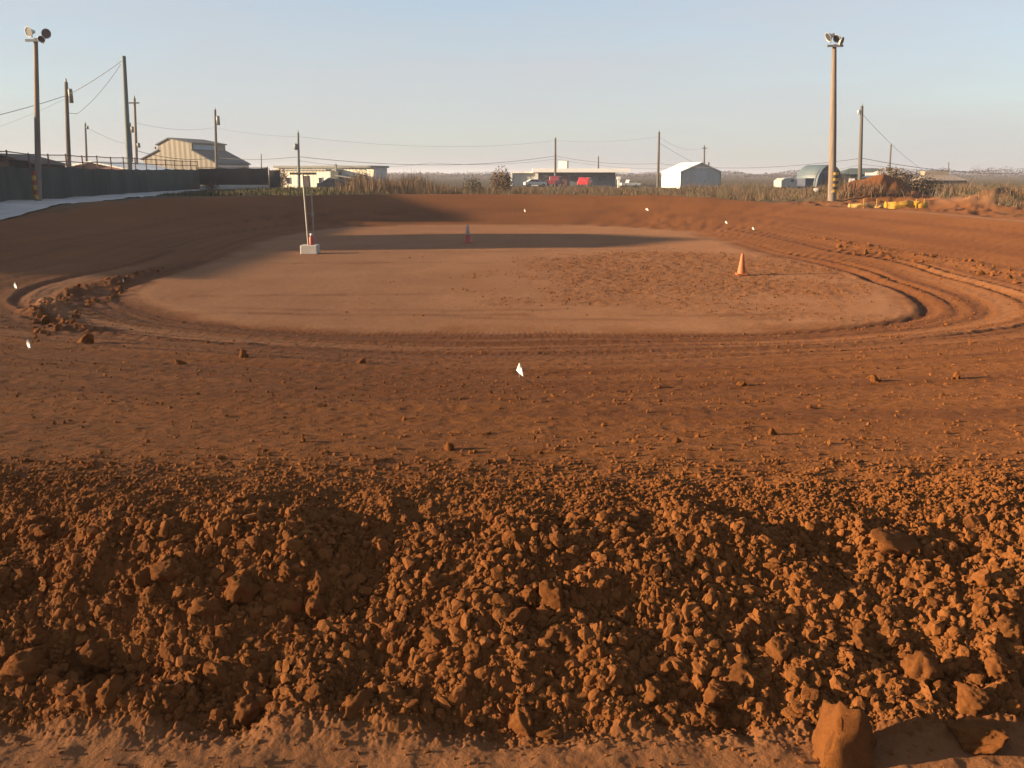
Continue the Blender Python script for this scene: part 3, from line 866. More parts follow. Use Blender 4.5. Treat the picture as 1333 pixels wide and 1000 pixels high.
upole((917, 190), 917, 200, 0.2, 'thin far pole rising behind the white gabled shed', arm=1.2)
tw, Hh, ln_ = upole((1122, 138), 1121, 110, 0.22, 'utility pole with a white insulator, right of the right light pole')
MB().lathe([(.001, Hh - .95), (.12, Hh - .95), (.16, Hh - .55), (.001, Hh - .45)], 10, Matrix.Translation((ln_ - .36, -.05, 0))).build('street_light', M['lamp'], tw)
MB().tube([(ln_, 0, Hh - .5), (ln_ - .36, -.05, Hh - .48)], .03, 6).build('bracket', M['grimsteel'], tw)
upole((1160, 188), 1158, 240, 0.24, 'far utility pole above the tan roof at right', can=(-.4, 3.4, .3, 1.3))
upole((1235, 211), 1235, 400, 0.26, 'tiny far pole behind the long tan roof', ins=False)


def wire(pts, label, r=0.02, sag=0.0):
    out = []
    for a, b in zip(pts[:-1], pts[1:]):
        a = Vector(a); b = Vector(b)
        for k in range(17):
            f = k / 16
            p = a.lerp(b, f); p.z -= sag * 4 * f * (1 - f) * (b - a).length / 40
            if not out or (p - out[-1]).length > 1e-4: out.append(p)
    o = MB().tube(out, r, 5, cap=False).build('power_line', M['wire'])
    tag(o, label, 'power line')


wire([P(159, 79, 70), P(88, 124, 75), P(-60, 163, 66)], 'cable dropping left from the thick leaning pole past the left light pole', .022, .5)
wire([P(157, 84, 70), P(101, 148, 75), P(89, 147, 75)], 'slack cable drooping between the thick leaning pole and the transformer pole', .018, 1.3)
wire([P(111, 165, 150), P(177, 190, 190)], 'wire running right from the small far pole to the thick leaning pole', .02, .5)
wire([P(177, 160, 100), P(280, 166, 125), P(388, 178, 119), P(723, 183, 165), P(858, 178, 146), P(917, 192, 200)], 'faint upper wire strung across the sky from pole to pole', .012, .8)
wire([P(177, 196, 100), P(281, 205, 125), P(388, 204, 119), P(723, 203, 165), P(858, 213, 146), P(1122, 206, 110), P(1420, 216, 150)], 'dark lower cable strung low across the view', .03, .9)
wire([P(388, 209, 119), P(560, 212, 150), P(723, 207, 165), P(917, 216, 200), P(1122, 214, 112), P(1420, 205, 150)], 'second low cable just under the dark one', .018, .9)
wire([P(858, 186, 146), P(905, 213, 150)], 'service wire dropping from pole to the white gabled shed', .02, .4)
wire([P(1122, 148, 110), P(1210, 226, 190)], 'service wire slanting down right from the pole beside the right light pole', .02, .3)
wire([P(-60, 180, 90), P(86, 128, 75)], 'faint wire from beyond the left edge up to the transformer pole', .012, .6)


# ------------------------------------------------------------------ buildings
def gable(name, loc, rz, w, dep, eave, ridge, label, wall, roof, cat='building', over=0.25, ridge_off=0.0):
    """ridge along local y (depth); the gable faces local -y"""
    t = thing(name, loc, label, cat, rz)
    MB().prism([(-w / 2, -1), (w / 2, -1), (w / 2, eave), (ridge_off, ridge), (-w / 2, eave)], -dep / 2, dep / 2).build('wall', wall, t)
    mb = MB()
    for s in (-1, 1):
        x1 = s * (w / 2 + over)
        e = eave - (ridge - eave) / (w / 2 - s * ridge_off) * over
        th = 0.14
        pl = [(ridge_off, ridge + .02), (x1, e + .02), (x1, e + .02 + th), (ridge_off, ridge + .02 + th)]
        mb.prism(pl, -dep / 2 - over, dep / 2 + over)
    mb.build('roof', roof, t)
    return t


def panel(name, parent, mat, x, y, z, sx, sz, face='front'):
    mb = MB()
    if face == 'front': mb.box((x, y - .02, z), (sx, .10, sz))
    else: mb.box((x + .02, y, z), (.10, sx, sz))
    return mb.build(name, mat, parent)


# dark brown shed at the left edge
D = 56.0
a = P(-70, 226, D).x; c = P(45, 226, D).x
t = thing('dark_shed', (c, D, hz(c, D)), 'dark brown low shed at the left edge behind the chain-link fence', 'shed', R(3))
zt0 = P(0, 200, D).z - hz(c, D); zt1 = P(45, 213, D).z - hz(c, D)
wq = c - P(0, 226, D).x
sl = (zt0 - zt1) / wq
MB().prism([(-7.5, -.5), (0, -.5), (0, zt1 - .1), (-wq, zt0 - .1), (-7.5, zt0 + .0)], 0, 4.5).build('wall', M['brownwall'], t)
MB().prism([(0.15, zt1 - .08), (0.15, zt1), (-wq, zt0 + .02), (-7.6, zt0 + .14), (-7.6, zt0 + .04), (-wq, zt0 - .07)], -.25, 4.7).build('roof', M['brownwall'], t)
MB().prism([(-5.6, 0), (-4.6, 0), (-4.6, 2.0), (-5.6, 2.0)], -.04, .02).build('door', M['door'], t)

# unseen building added past the left edge of the frame: throws the long shade across the infield
t = gable('shade_block', (-36, 25.9, .55), R(90), 6.2, 5.5, 7.2, 7.9, 'unseen two-storey brown building added to shade the infield', M['brownwall'], M['slate'])
for z in (1.4, 5.2):
    for x in (-1.8, 1.8): panel('window', t, M['window'], x, -2.75, z, 1.2, 1.0)
panel('door', t, M['door'], 0, -2.75, 1.0, .95, 2.0)
t = gable('shade_barn', (-36.5, 46.0, .55), R(0), 7.0, 17.0, 6.1, 6.9, 'unseen tall brown barn added to shade the far left track', M['brownwall'], M['slate'], 'barn')  # unseen, added to cast shade over the far left bank
panel('door', t, M['door'], 0, -8.5, 1.8, 3.4, 3.6)
t = thing('shade_stand', (-28.2, 24.8, .55), 'unseen roofed stand added to shade the left track', 'shade_stand')  # unseen, added for the shade along the left side of the track
MB().prism([(-4.2, 4.72), (0.2, 3.95), (0.2, 4.07), (-4.2, 4.84)], -8.5, 14.8).build('roof', M['slate'], t)
MB().box((-4.0, 3.1, 2.2), (.15, 23.0, 5.0)).build('back_wall', M['brownwall'], t)
MB().prism([(-3.9, -.4), (-.2, -.4), (-.2, .35), (-.9, .35), (-.9, .8), (-1.7, .8), (-1.7, 1.25), (-2.5, 1.25), (-2.5, 1.7), (-3.9, 1.7)], -8.0, 14.0).build('tiers', M['concrete'], t)
for k in range(5): MB().tube([(0, -8.0 + k * 5.6, -.5), (0, -8.0 + k * 5.6, 4.0)], .07, 8).build('post', M['rust'], t)

# white-roofed low building behind the fence
D = 98
a = P(100, 222, D); c = P(203, 222, D); md = (a + c) / 2
pk = P(148, 212.5, D).z
t = gable('white_roof_building', (md.x, D, 0.3), R(-6), (c.x - a.x) * .98, 9, P(150, 222.5, D).z - .3, pk - .3, 'low building with a white shallow gable roof, behind the left fence', M['redbrown'], M['whitewall'], over=.5)
panel('door', t, M['door'], 1.0, -4.5, .9, .9, 1.8)
for x in (-2.5, 3.4): panel('window', t, M['window'], x, -4.5, 1.2, 1.1, .8)

# beige metal building with a raised middle bay
D = 142
rz = R(-16)
front = thing('metal_building', (0, 0, 0), 'big beige metal building with a raised middle bay and dark blue roof', 'building', rz)
cx = P(232, 226, D).x
front.location = (cx, D, 0)
W = 12.6; dep = 9.0
e0 = 4.0; e1 = 5.05; mid0 = -3.3; mid1 = 2.8; s0 = 5.75; s1 = 6.3; pk = 7.55; rgx = -1.2
ev = 3.1
xl, xr = -W * .5, W * .5 + 0.6
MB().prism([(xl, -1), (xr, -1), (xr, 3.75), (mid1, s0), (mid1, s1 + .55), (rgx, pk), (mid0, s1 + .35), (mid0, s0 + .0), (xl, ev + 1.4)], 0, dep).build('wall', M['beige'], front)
rf = MB()
rf.prism([(mid1 - .01, s0 + .02), (xr + .3, 3.67), (xr + .3, 3.85), (mid1 - .01, s0 + .20)], -.2, dep + .2)
rf.prism([(mid0 + .01, s0 + .02), (xl - .3, ev + 1.3), (xl - .3, ev + 1.48), (mid0 + .01, s0 + .20)], -.2, dep + .2)
rf.prism([(rgx, pk + .02), (mid1 + .25, s1 + .50), (mid1 + .25, s1 + .66), (rgx, pk + .2)], -.2, dep + .2)
rf.prism([(rgx, pk + .02), (mid0 - .25, s1 + .28), (mid0 - .25, s1 + .46), (rgx, pk + .2)], -.2, dep + .2)
rf.build('roof', M['slate'], front)
MB().box((mid1 + .04, dep * .35, s0 + .55), (.08, dep * .62, .62)).build('skylight', M['teal'], front)
MB().box((xr + .03, dep / 2, 1.3), (.06, dep - .02, 4.55)).build('side_wall', M['greywall'], front)
for k in range(3):
    MB().box((xr + .07, 1.5 + k * 2.9, 2.7), (.08, 1.8, .42)).build('window', M['white'], front)
MB().box((-2.6, -.9, 2.55), (6.6, 1.9, .5)).build('canopy', M['redbrown'], front)
MB().box((-2.6, -.05, 1.3), (4.6, .1, 2.0)).build('door', M['door'], front)
MB().box((mid0 - .55, -.05, s1 - .1), (.35, .4, .35)).build('vent', M['grimsteel'], front)

# cream building
D = 128
rz = R(-13)
c = P(413, 226, D)
t = thing('cream_building', (c.x, D, 0), 'long low cream-white building with dark roof edge behind the stand of two poles', 'building', rz)
sc_ = D / F_PX / 1.02
Wm = 138 * sc_ ; zt = P(413, 217, D).z
MB().prism([(-Wm / 2, -1), (Wm / 2, -1), (Wm / 2, zt - .1), (-Wm / 2, zt - .1)], 2.4, 7.5).build('wall', M['cream'], t)
MB().box((0, 4.95, zt), (Wm + .5, 5.9, .30)).build('roof', M['grimsteel'], t)
MB().box((Wm / 2 + .04, 4.95, 1.2), (.08, 5.0, zt * 2 - 2.8)).build('side_wall', M['greywall'], t)  # shade of the right end put into a grey wall colour
x0 = -60 * sc_; x1 = 23 * sc_
za = P(413, 222, D).z
MB().prism([(x0, -1), (x1, -1), (x1, za), (x0, za)], 0, 2.38).build('annex', M['cream'], t)
MB().box(((x0 + x1) / 2, 1.1, za + .08), (x1 - x0 + .5, 2.7, .16)).build('annex_roof', M['gableg'], t)
panel('door', t, M['door'], -18 * sc_ + .2, 0, 1.0, .95, 2.0)
for x in (-53, -41, 4, 16.5):
    f = MB().box((x * sc_, -.03, 1.35), (.62, .10, .95)).build('window', M['white'], t)
    MB().box((x * sc_, -.06, 1.35), (.50, .10, .83)).build('pane', M['window'], f)
# lean-to on the right
MB().box((27 * sc_, -.2, 1.3), (1.15, 1.2, 2.5)).build('tank', M['greenwall'], t)
MB().box((27 * sc_, -.2, 3.0), (.22, .3, 1.2)).build('chimney', M['grimsteel'], t)
MB().prism([(31 * sc_, 2.0), (66 * sc_, 1.45), (66 * sc_, 1.57), (31 * sc_, 2.12)], -1.6, 2.35).build('canopy', M['grimsteel'], t)
MB().box((48 * sc_, 2.2, .6), (35 * sc_, .2, 1.7)).build('canopy_wall', M['tanroof'], t)

# long low building with a white fascia
D = 175
a = P(664, 226, D); c = P(818, 226, D); md = (a + c) / 2
t = thing('low_building', (md.x, D, 0), 'long low building with white fascia and blue-grey walls, a white sign box on its roof', 'building', R(-1))
W = c.x - a.x; zt = P(740, 223.5, D).z
MB().prism([(-W / 2 + 5.5, -1), (W / 2 - 2.5, -1), (W / 2 - 2.5, zt), (-W / 2 + 5.5, zt)], 0, 9).build('wall', M['bluegrey'], t)
MB().box((2.2, 3.6, zt + .22), (W - 4.2, 11.5, .72)).build('fascia', M['white'], t)
MB().box((-W / 2 + 2.9, 3.3, zt * .45), (5.0, 6, zt * 1.1)).build('end_wing', M['gableg'], t)
MB().box((-W / 2 + .2, 3.0, zt * .40), (.5, 6.4, zt)).build('end_wall', M['whitewall'], t)
MB().box((-W / 2 + 3.0, 3.0, zt * .95), (5.0, 6.5, .28)).build('wing_roof', M['whitewall'], t)
MB().box((-W / 2 + 5.1, 2.9, zt * .5), (.6, 6.2, zt * .98)).build('pillar', M['white'], t)
for k in range(5):
    panel('window', t, M['window'], -4.5 + k * 2.7, 0, 1.4, 1.4, .9)
panel('door', t, M['redbrown'], -1.0, -.02, 1.05, 1.2, 2.1)
sx = P(733, 226, D).x - md.x
s = MB().box((sx, 2, zt + 1.3), (1.6, .5, 1.5)).build('sign_box', M['white'], t)
MB().box((sx + .95, 2.05, zt + 1.3), (.3, .8, 1.45)).build('sign_side', M['grimsteel'], s)

# white gabled shed
D = 148
a = P(879, 226, D); c = P(932.5, 226, D)
zb = 0.0
w = (c.x - a.x) * 1.0
e = P(880, 224, D).z; pk = P(906, 212.5, D).z
t = gable('white_shed', ((a.x + c.x) / 2, D + 4.2, zb), R(9), w, 9.5, e, pk, 'white gabled metal shed with shade put as grey on the gable end and a bright left wall', M['gableg'], M['whitewall'], 'shed', .22)  # gable shade put into a grey wall colour, left wall kept white
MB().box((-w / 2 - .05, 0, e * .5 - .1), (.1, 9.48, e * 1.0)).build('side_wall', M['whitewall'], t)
f = MB().box((-.3, -4.77, 1.35), (2.5, .08, 2.7)).build('door', M['greywall'], t)
MB().box((.6, -4.80, 1.1), (.08, .1, .3)).build('handle', M['door'], f)
MB().box((w / 2 - .9, -4.76, 1.0), (.9, .07, 2.0)).build('side_door', M['gableg'], t)
for s in (-1, 1):
    MB().box((s * (w / 2 + .01), -4.78, e * .5), (.12, .1, e)).build('corner_trim', M['grimsteel'], t)
D = 162
c = P(915, 213, D)
t = thing('white_tank', (c.x, D, 0), 'white box tank with dark right edge, behind the white shed', 'tank')
MB().box((0, 0, 2.4), (1.5, 1.6, 3.2)).build('tank', M['white'], t)
MB().box((.88, .1, 2.6), (.25, 1.7, 3.4)).build('side_frame', M['grimsteel'], t)
for x in (-.6, .6): MB().tube([(x, 0, -.2), (x, 0, .85)], .07, 6).build('leg', M['grimsteel'], t)

# quonset hut
D = 150
c = P(1081, 226, D); rad = 2.25
t = thing('quonset_hut', (c.x, D, -.15), 'blue-grey arched metal hut with a dark end wall, behind the right light pole', 'building', R(12))
hq = P(1080, 215.5, D).z + .15
n = 18
arch = [(rad * math.cos(math.pi * k / n), hq * math.sin(math.pi * k / n) ** .8) for k in range(n + 1)]
mb = MB(); vs = []; fs = []
for y in (0, 7.0):
    for x, z in arch: vs.append((x, y, z))
for k in range(n): fs.append((k, k + 1, n + 2 + k, n + 1 + k))
for y in (0, 7.0):
    for x, z in arch: vs.append((x * 1.03, y, z * 1.03))
o_ = 2 * (n + 1)
for k in range(n): fs.append((o_ + k, o_ + k + 1, o_ + n + 2 + k, o_ + n + 1 + k)); fs.append((k, k + 1, o_ + k + 1, o_ + k))
mb.add(vs, fs, 0, True).build('arched_roof', M['quonset'], t)
MB().prism(arch, .25, .4).build('end_wall', M['quonset_end'], t)
MB().box((0, .2, 1.1), (2.2, .1, 2.2)).build('door', M['door'], t)
MB().box((-rad - .7, 4.0, .8), (1.5, 5.5, 1.6)).build('lean_to_shade', M['quonset_end'], t)  # solid dark box: shade of the open underside put into its colour
MB().box((-rad - .7, 4.0, 1.66), (1.7, 5.7, .12)).build('lean_to_roof', M['quonset'], t)

# small white camper left of the hut
D = 146
c = P(1026, 226, D)
t = thing('white_camper', (c.x - .3, D, -.3), 'small white rounded camper left of the arched hut', 'camper', R(20))
MB().prism([(-1.55, .45), (1.5, .45), (1.55, 1.4), (1.25, 1.85), (.4, 2.0), (-1.0, 1.9), (-1.6, 1.5)], -1, 1).build('body', M['gableg'], t, .08)
MB().box((.5, -1.01, 1.5), (.6, .05, .4)).build('window', M['window'], t)
MB().box((-.6, -1.01, 1.2), (.55, .05, 1.3)).build('door', M['gableg'], t)
for y in (-.9, .9): MB().lathe([(.001, -.1), (.36, -.1), (.36, .1), (.001, .1)], 12, Matrix.Translation((0, y, .36)) @ Matrix.Rotation(R(90), 4, 'X')).build('wheel', M['tyre'], t)

# dark green building
D = 165
a = P(1097, 226, D); c = P(1165, 226, D); md = (a + c) / 2
t = thing('dark_green_building', (md.x, D, 0), 'low dark green building with bright windows behind the orange mound', 'building', R(-3))
W = c.x - a.x; zt = P(1120, 227, D).z; pk = P(1120, 219, D).z
MB().box((0, 3, zt / 2 - .3), (W, 6, zt + .6)).build('wall', M['greenwall'], t)
x0, x1 = -W / 2 - .4, W / 2 + .4
vs = [(x0, -.5, zt), (x1, -.5, zt), (x1, 6.5, zt), (x0, 6.5, zt), (x0 + 2.6, 3, pk), (x1 - 2.6, 3, pk)]
MB().add(vs, [(0, 1, 5, 4), (1, 2, 5), (2, 3, 4, 5), (3, 0, 4), (3, 2, 1, 0)]).build('roof', M['greenroof'], t)
for px, py, ww, hh in ((1109, 236, 1.0, .95), (1131, 227.5, 1.7, .75)):
    q = P(px, py, D)
    MB().box((q.x - md.x, -.65 if py < 230 else -.04, q.z), (ww, .1, hh)).build('window', M['white'], t)

# tan hip roof house
D = 150
c = P(1159, 226, D)
t = thing('tan_roof_house', (c.x, D, .0), 'small house with a tan-grey hip roof behind the mound', 'house', R(8))
w2 = P(1176, 226, D).x - c.x; ze = P(1159, 231.5, D).z; pk = P(1159, 222, D).z
MB().box((0, 2.5, ze / 2 - .2), (w2 * 1.8, 5, ze + .4)).build('wall', M['brownwall'], t)
vs = [(-w2, -.4, ze), (w2, -.4, ze), (w2, 5.4, ze), (-w2, 5.4, ze), (-w2 * .35, 2.5, pk), (w2 * .35, 2.5, pk)]
MB().add(vs, [(0, 1, 5, 4), (1, 2, 5), (2, 3, 4, 5), (3, 0, 4), (3, 2, 1, 0)]).build('roof', M['gableg'], t)
MB().box((-.6, -.04, ze * .55), (1.4, .1, .8)).build('window', M['window'], t)

# long tan-roofed building far right
D = 205
a = P(1199, 226, D); c = P(1262, 226, D); md = (a + c) / 2
t = thing('long_tan_building', (md.x, D, 0), 'long low building with pale tan hip roof in the far right field', 'building', R(0))
w2 = (c.x - a.x) / 2; ze = P(1230, 235, D).z; pk = P(1230, 228.5, D).z
MB().box((0, 3, ze / 2 - .2), (w2 * 1.85, 6, ze + .4)).build('wall', M['brownwall'], t)
vs = [(-w2, -.5, ze), (w2, -.5, ze), (w2, 6.5, ze), (-w2, 6.5, ze), (-w2 * .65, 3, pk), (w2 * .65, 3, pk)]
MB().add(vs, [(0, 1, 5, 4), (1, 2, 5), (2, 3, 4, 5), (3, 0, 4), (3, 2, 1, 0)]).build('roof', M['tanroof'], t)
MB().box((-.4, 4.5, P(1230, 225.5, D).z), (5.4, 2.5, .9)).build('ridge_vent', M['tanroof'], t)


# ------------------------------------------------------------------ vehicles
def car(name, loc, rz, paint, label, kind='sedan', cat='car', s=1.0):
    t = thing(name, loc, label, cat, rz)
    if kind == 'pickup':
        prof = [(-2.6, .45), (2.55, .45), (2.6, .85), (2.45, 1.05), (1.25, 1.12), (.65, 1.75), (-.55, 1.78), (-.72, 1.1), (-2.6, 1.1)]
        win = [(1.12, 1.14), (.6, 1.68), (-.5, 1.70), (-.62, 1.14)]
    else:
        prof = [(-2.2, .4), (2.15, .4), (2.22, .75), (2.05, .95), (1.1, 1.02), (.45, 1.5), (-1.0, 1.52), (-1.75, 1.05), (-2.2, .98)]
        win = [(.95, 1.05), (.4, 1.43), (-.95, 1.45), (-1.5, 1.06)]
    MB().prism(prof, -.85, .85).build('body', paint, t, .06)
    MB().prism(win, -.862, .862).build('window', M['window'], t)
    for x in (-1.4, 1.4):
        for y in (-.8, .8):
            o = MB().lathe([(.2, -.1), (.33, -.1), (.35, 0), (.33, .1), (.2, .1)], 14, Matrix.Translation((x, y, .34)) @ Matrix.Rotation(R(90), 4, 'X')).build('wheel', M['tyre'], t)
            MB().lathe([(.001, -.09), (.2, -.09), (.2, .09), (.001, .09)], 12, Matrix.Translation((x, y, .34)) @ Matrix.Rotation(R(90), 4, 'X')).build('rim', M['steel'], o)
    for y in (-.6, .6):
        MB().box((2.2 if kind == 'sedan' else 2.56, y, .75), (.08, .3, .16)).build('headlight', M['lens'], t)
    t.scale = (s, s, s)
    return t


def vehicle(px, D, *a, **k):
    x = P(px, 226, D).x
    z = hz(x, D)
    return car(a[0], (x, D, z), *a[1:], **k)


vehicle(437, 112, 'parked_car', R(10), M['cardark'], 'dark car parked in front of the right part of the cream building', s=1.05)
vehicle(697, 158, 'parked_car', R(12), M['carwhite'], 'small white-grey car at the left wing of the long low building', s=.9)
vehicle(723, 160, 'pickup_truck', R(70), M['carmaroon'], 'dark red truck parked before the low building, left of the bright red car', 'pickup', 'truck', s=1.05)
vehicle(762, 158, 'parked_car', R(75), M['carred'], 'bright red car parked in front of the long low building', s=1.1)
vehicle(820, 158, 'pickup_truck', R(20), M['carwhite'], 'white pickup parked between the long low building and the white shed', 'pickup', 'truck', s=.72)
D = 118; x = P(212, 226, D).x
car('parked_van', (x, D, .25), R(0), M['cargreen'], 'pale grey-green vehicle whose roof shows above the left fence', 'pickup', 'van', 1.25)

# small white posts and signs
D = 150
c = P(805.5, 226, D)
t = thing('white_post', (c.x, D, 0), 'short white post with a small top box left of the white pickup', 'post')
MB().box((0, 0, .6), (.35, .3, 1.6)).build('post', M['white'], t)
MB().box((0, 0, 1.6), (.6, .4, .45)).build('top_box', M['white'], t)
D = 58
c = P(1187, 254, D); zb = hz(c.x, D)
t = thing('small_sign', (c.x, D, zb), 'small white sign on a stake among the brush right of the mound', 'sign')
hs = c.z - zb
MB().box((0, 0, hs), (.34, .03, .34)).build('board', M['white'], t)
MB().box((0, .03, hs / 2), (.05, .03, hs)).build('stake', M['wood'], t)
D = 62
c = P(1063, 250, D); zb = hz(c.x, D)
t = thing('pale_sack', (c.x, D, zb), 'pale lump of rubbish in the brush left of the right light pole', 'sack')
mb = MB(); v, f = SH2[2]; mb.add((v * np.array([.26, .2, .24]) + np.array([0, 0, max(.3, c.z - zb)])).tolist(), f.tolist(), 0, True); mb.build('sack', M['concpale'], t)


# ------------------------------------------------------------------ yellow barriers at the right
def barrier(px0, px1, py, h, D, mat, label, stakes):
    a = P(px0, py, D); c = P(px1, py, D)
    md = (a + c) / 2; zb = hz(md.x, D)
    t = thing('yellow_barrier', (md.x, D, zb), label, 'barrier')
    L = c.x - a.x; n = 24; vs = []; fs = []
    for k in range(n + 1):
        x = -L / 2 + L * k / n
        zz = hz(md.x + x, D) - zb + .10
        y = .18 * float(vnoise(k * .2, py * .1)); hh = h * (.92 + .12 * float(vnoise(k * .25, 3.3 + px0)))
        for q, (oy, oz) in enumerate(((-.14, 0), (-.16, .45), (-.06, 1), (.06, 1), (.16, .45), (.14, 0))):
            vs.append((x, y + oy, zz - .03 + oz * hh))
    for k in range(n):
        for q in range(5): fs.append((k * 6 + q, (k + 1) * 6 + q, (k + 1) * 6 + q + 1, k * 6 + q + 1))
    fs.append((5, 4, 3, 2, 1, 0)); e = n * 6; fs.append((e, e + 1, e + 2, e + 3, e + 4, e + 5))
    MB().add(vs, fs, 0, False).build('barrier_body', mat, t)
    for sx in stakes:
        x = P(sx, py, D).x - md.x
        MB().box((x, -.2, .2), (.05, .04, .5)).build('stake', mat, t)
    return t


barrier(1106, 1150, 270, .20, 45.5, M['paleyellow'], 'thin pale yellow barrier piece lying at the track edge, nearest the right light pole', (1122, 1139))
barrier(1153, 1206, 272, .34, 44.0, M['yellow'], 'thick bright yellow barrier lying at the track edge below the mound', (1190, 1200))

# ------------------------------------------------------------------ stand with two poles on a concrete block
g = G(403, 331)
t = thing('pole_stand', (g.x, g.y, g.z), 'concrete block carrying two slim metal poles joined by a bar, left on the infield', 'pole stand')
k = g.y / F_PX
MB().box((0, 0.1, .13), (.50, .40, .27)).build('concrete_base', M['concrete'], t, .03)
hp = P(395, 226, g.y).z - g.z
MB().tube([(-.03, .05, .2), (-.09, .05, hp)], .026, 10).build('pole', M['steel'], t)
MB().tube([(.13, .10, .2), (.12, .10, hp * .75)], .020, 8).build('pole', M['steel'], t)
MB().tube([(.12, .10, hp * .75), (.045, .10, hp)], .014, 8).build('pole_top', M['grimsteel'], t)
MB().tube([(-.46, .06, hp), (.30, .06, hp)], .033, 8).build('crossbar', M['wire'], t)
MB().tube([(.123, .10, hp * .47), (.123, .10, hp * .53)], .035, 8).build('collar', M['steel'], t)
MB().tube([(-.09, .07, 1.18), (.125, .09, 1.12)], .012, 6).build('brace', M['grimsteel'], t)
t = thing('red_can', (g.x + .06, g.y + .05, g.z + .265), 'small red can with a white cap standing between the two slim poles', 'can')
MB().lathe([(.001, 0), (.060, 0), (.064, .03), (.064, .20), (.04, .25), (.025, .27), (.001, .27)], 14).build('can_body', M['conered'], t)
MB().lathe([(.025, .27), (.034, .275), (.034, .32), (.001, .33)], 12).build('cap', M['white'], t)


# ------------------------------------------------------------------ cones
def cone(px, py, h, r, label, collar=False):
    g = G(px, py)
    t = thing('traffic_cone', (g.x, g.y, g.z), label, 'traffic cone')
    m = M['conered'] if collar else M['cone']
    MB().box((0, 0, .015), (r * 2.3, r * 2.3, .04)).build('base', m, t, .01)
    if not collar:
        MB().lathe([(r, .03), (r * .93, .06), (r * .30, h - .02), (r * .24, h), (r * .16, h), (.001, h - .02)], 22).build('body', m, t)
    else:
        MB().lathe([(r, .03), (r * .9, .06), (r * .62, h * .45), (r * .62, h * .46)], 22).build('body', m, t)
        MB().lathe([(r * .64, h * .46), (r * .55, h * .66), (r * .3, h - .02), (r * .2, h), (.001, h)], 20).build('reflective_collar', M['palepink'], t)


cone(965, 358, .49, .105, 'bright orange traffic cone standing in the rough part of the infield')
cone(609, 316, .60, .12, 'dark red traffic cone with a white upper half, in the far middle of the infield', True)


# ------------------------------------------------------------------ pin flags
def flag(px, py, hpx, label, drop=True, wide=.75):
    g = G(px, py)
    h = hpx * g.y / F_PX
    t = thing('marker_flag', (g.x, g.y, g.z), label, 'flag', R(-38))
    MB().tube([(0, 0, -.02), (0.004, 0, h * 1.02)], .0022 + .00015 * g.y, 6).build('wire', M['steel'], t)
    w = h * wide
    vs = []; n = 5
    tri = [(-.02 * h, h), (-.36 * w, h * .48), (.02 * h, h * .32), (.40 * w, h * .14), (.20 * w, h * .60)]
    vs = [(x, .006 * math.sin(i * 2.1), z) for i, (x, z) in enumerate(tri)] + [(x, .010 + .006 * math.sin(i * 2.1), z) for i, (x, z) in enumerate(tri)]
    fs = [(0, 1, 2, 3, 4), (9, 8, 7, 6, 5)] + [(i, (i + 1) % 5, 5 + (i + 1) % 5, 5 + i) for i in range(5)]
    MB().add(vs, fs).build('cloth', M['white'], t)


flag(676, 492, 20, 'white marker flag nearest the camera, alone in the middle of the near track')
flag(20, 377, 9.5, 'white marker flag at the left edge, on shaded track', wide=1.0)
flag(37, 455, 13, 'white marker flag at lower left, beside the end of the clod ridge', wide=.9)
flag(945, 292, 4.5, 'tiny white marker flag on the far right track, left one of two', wide=1.0)
flag(980, 300, 4.5, 'tiny white marker flag on the far right track, right one of two', wide=1.0)
flag(683, 277, 5, 'tiny far white marker flag on the back straight, beyond the infield middle', wide=.6)
flag(780, 253, 4, 'tiny white marker flag on the crest of the far bank', wide=1.3)
flag(842, 275, 4, 'tiny pale marker flag on the far track, right of the infield end', wide=1.5)
flag(160, 368, 5, 'small white marker flag behind the clod ridge at left', wide=.8)


# ------------------------------------------------------------------ dry plants
def blades(x, y, h, nb, spread, pal, wmin, wmax, lean=.35):
    """upright thin blades: (n tufts) x nb; returns V, F, tint"""
    n = len(x); N = n * nb
    z = height(x, y)
    X = np.repeat(x, nb) + rng.normal(size=N) * spread; Yb = np.repeat(y, nb) + rng.normal(size=N) * spread
    Z = np.repeat(z, nb); H = np.repeat(h, nb) * rng.uniform(.45, 1.1, N)
    a = rng.uniform(0, 2 * np.pi, N); w = rng.uniform(wmin, wmax, N)
    lx = rng.normal(size=N) * lean * H; ly = rng.normal(size=N) * lean * H
    cx_, sy_ = np.cos(a) * w / 2, np.sin(a) * w / 2
    p = np.stack([np.stack([X - cx_, Yb - sy_, Z - .05], -1), np.stack([X + cx_, Yb + sy_, Z - .05], -1),
                  np.stack([X + cx_ * .8 + lx * .4, Yb + sy_ * .8 + ly * .4, Z + H * .55], -1), np.stack([X - cx_ * .8 + lx * .4, Yb - sy_ * .8 + ly * .4, Z + H * .55], -1),
                  np.stack([X + cx_ * .2 + lx, Yb + sy_ * .2 + ly, Z + H], -1), np.stack([X - cx_ * .2 + lx, Yb - sy_ * .2 + ly, Z + H], -1)], 1)
    i = np.arange(N)[:, None] * 6
    F = np.concatenate([i + np.array([[0, 1, 2, 3]]), i + np.array([[3, 2, 4, 5]])], 0)
    pal = np.array(pal); c = pal[np.repeat(rng.integers(0, len(pal), n), nb)] * rng.uniform(.75, 1.25, (N, 1))
    return p.reshape(-1, 3), F, np.repeat(c, 6, 0)


def plant_mass(name, sets, label):
    V = []; F = []; T = []; o = 0
    for v, f, t in sets:
        V.append(v); F.append(f + o); T.append(t); o += len(v)
    ob = from_np(name, np.concatenate(V), np.concatenate(F), M['plant'], np.concatenate(T))
    tag(ob, label, None, None, 'stuff'); return ob


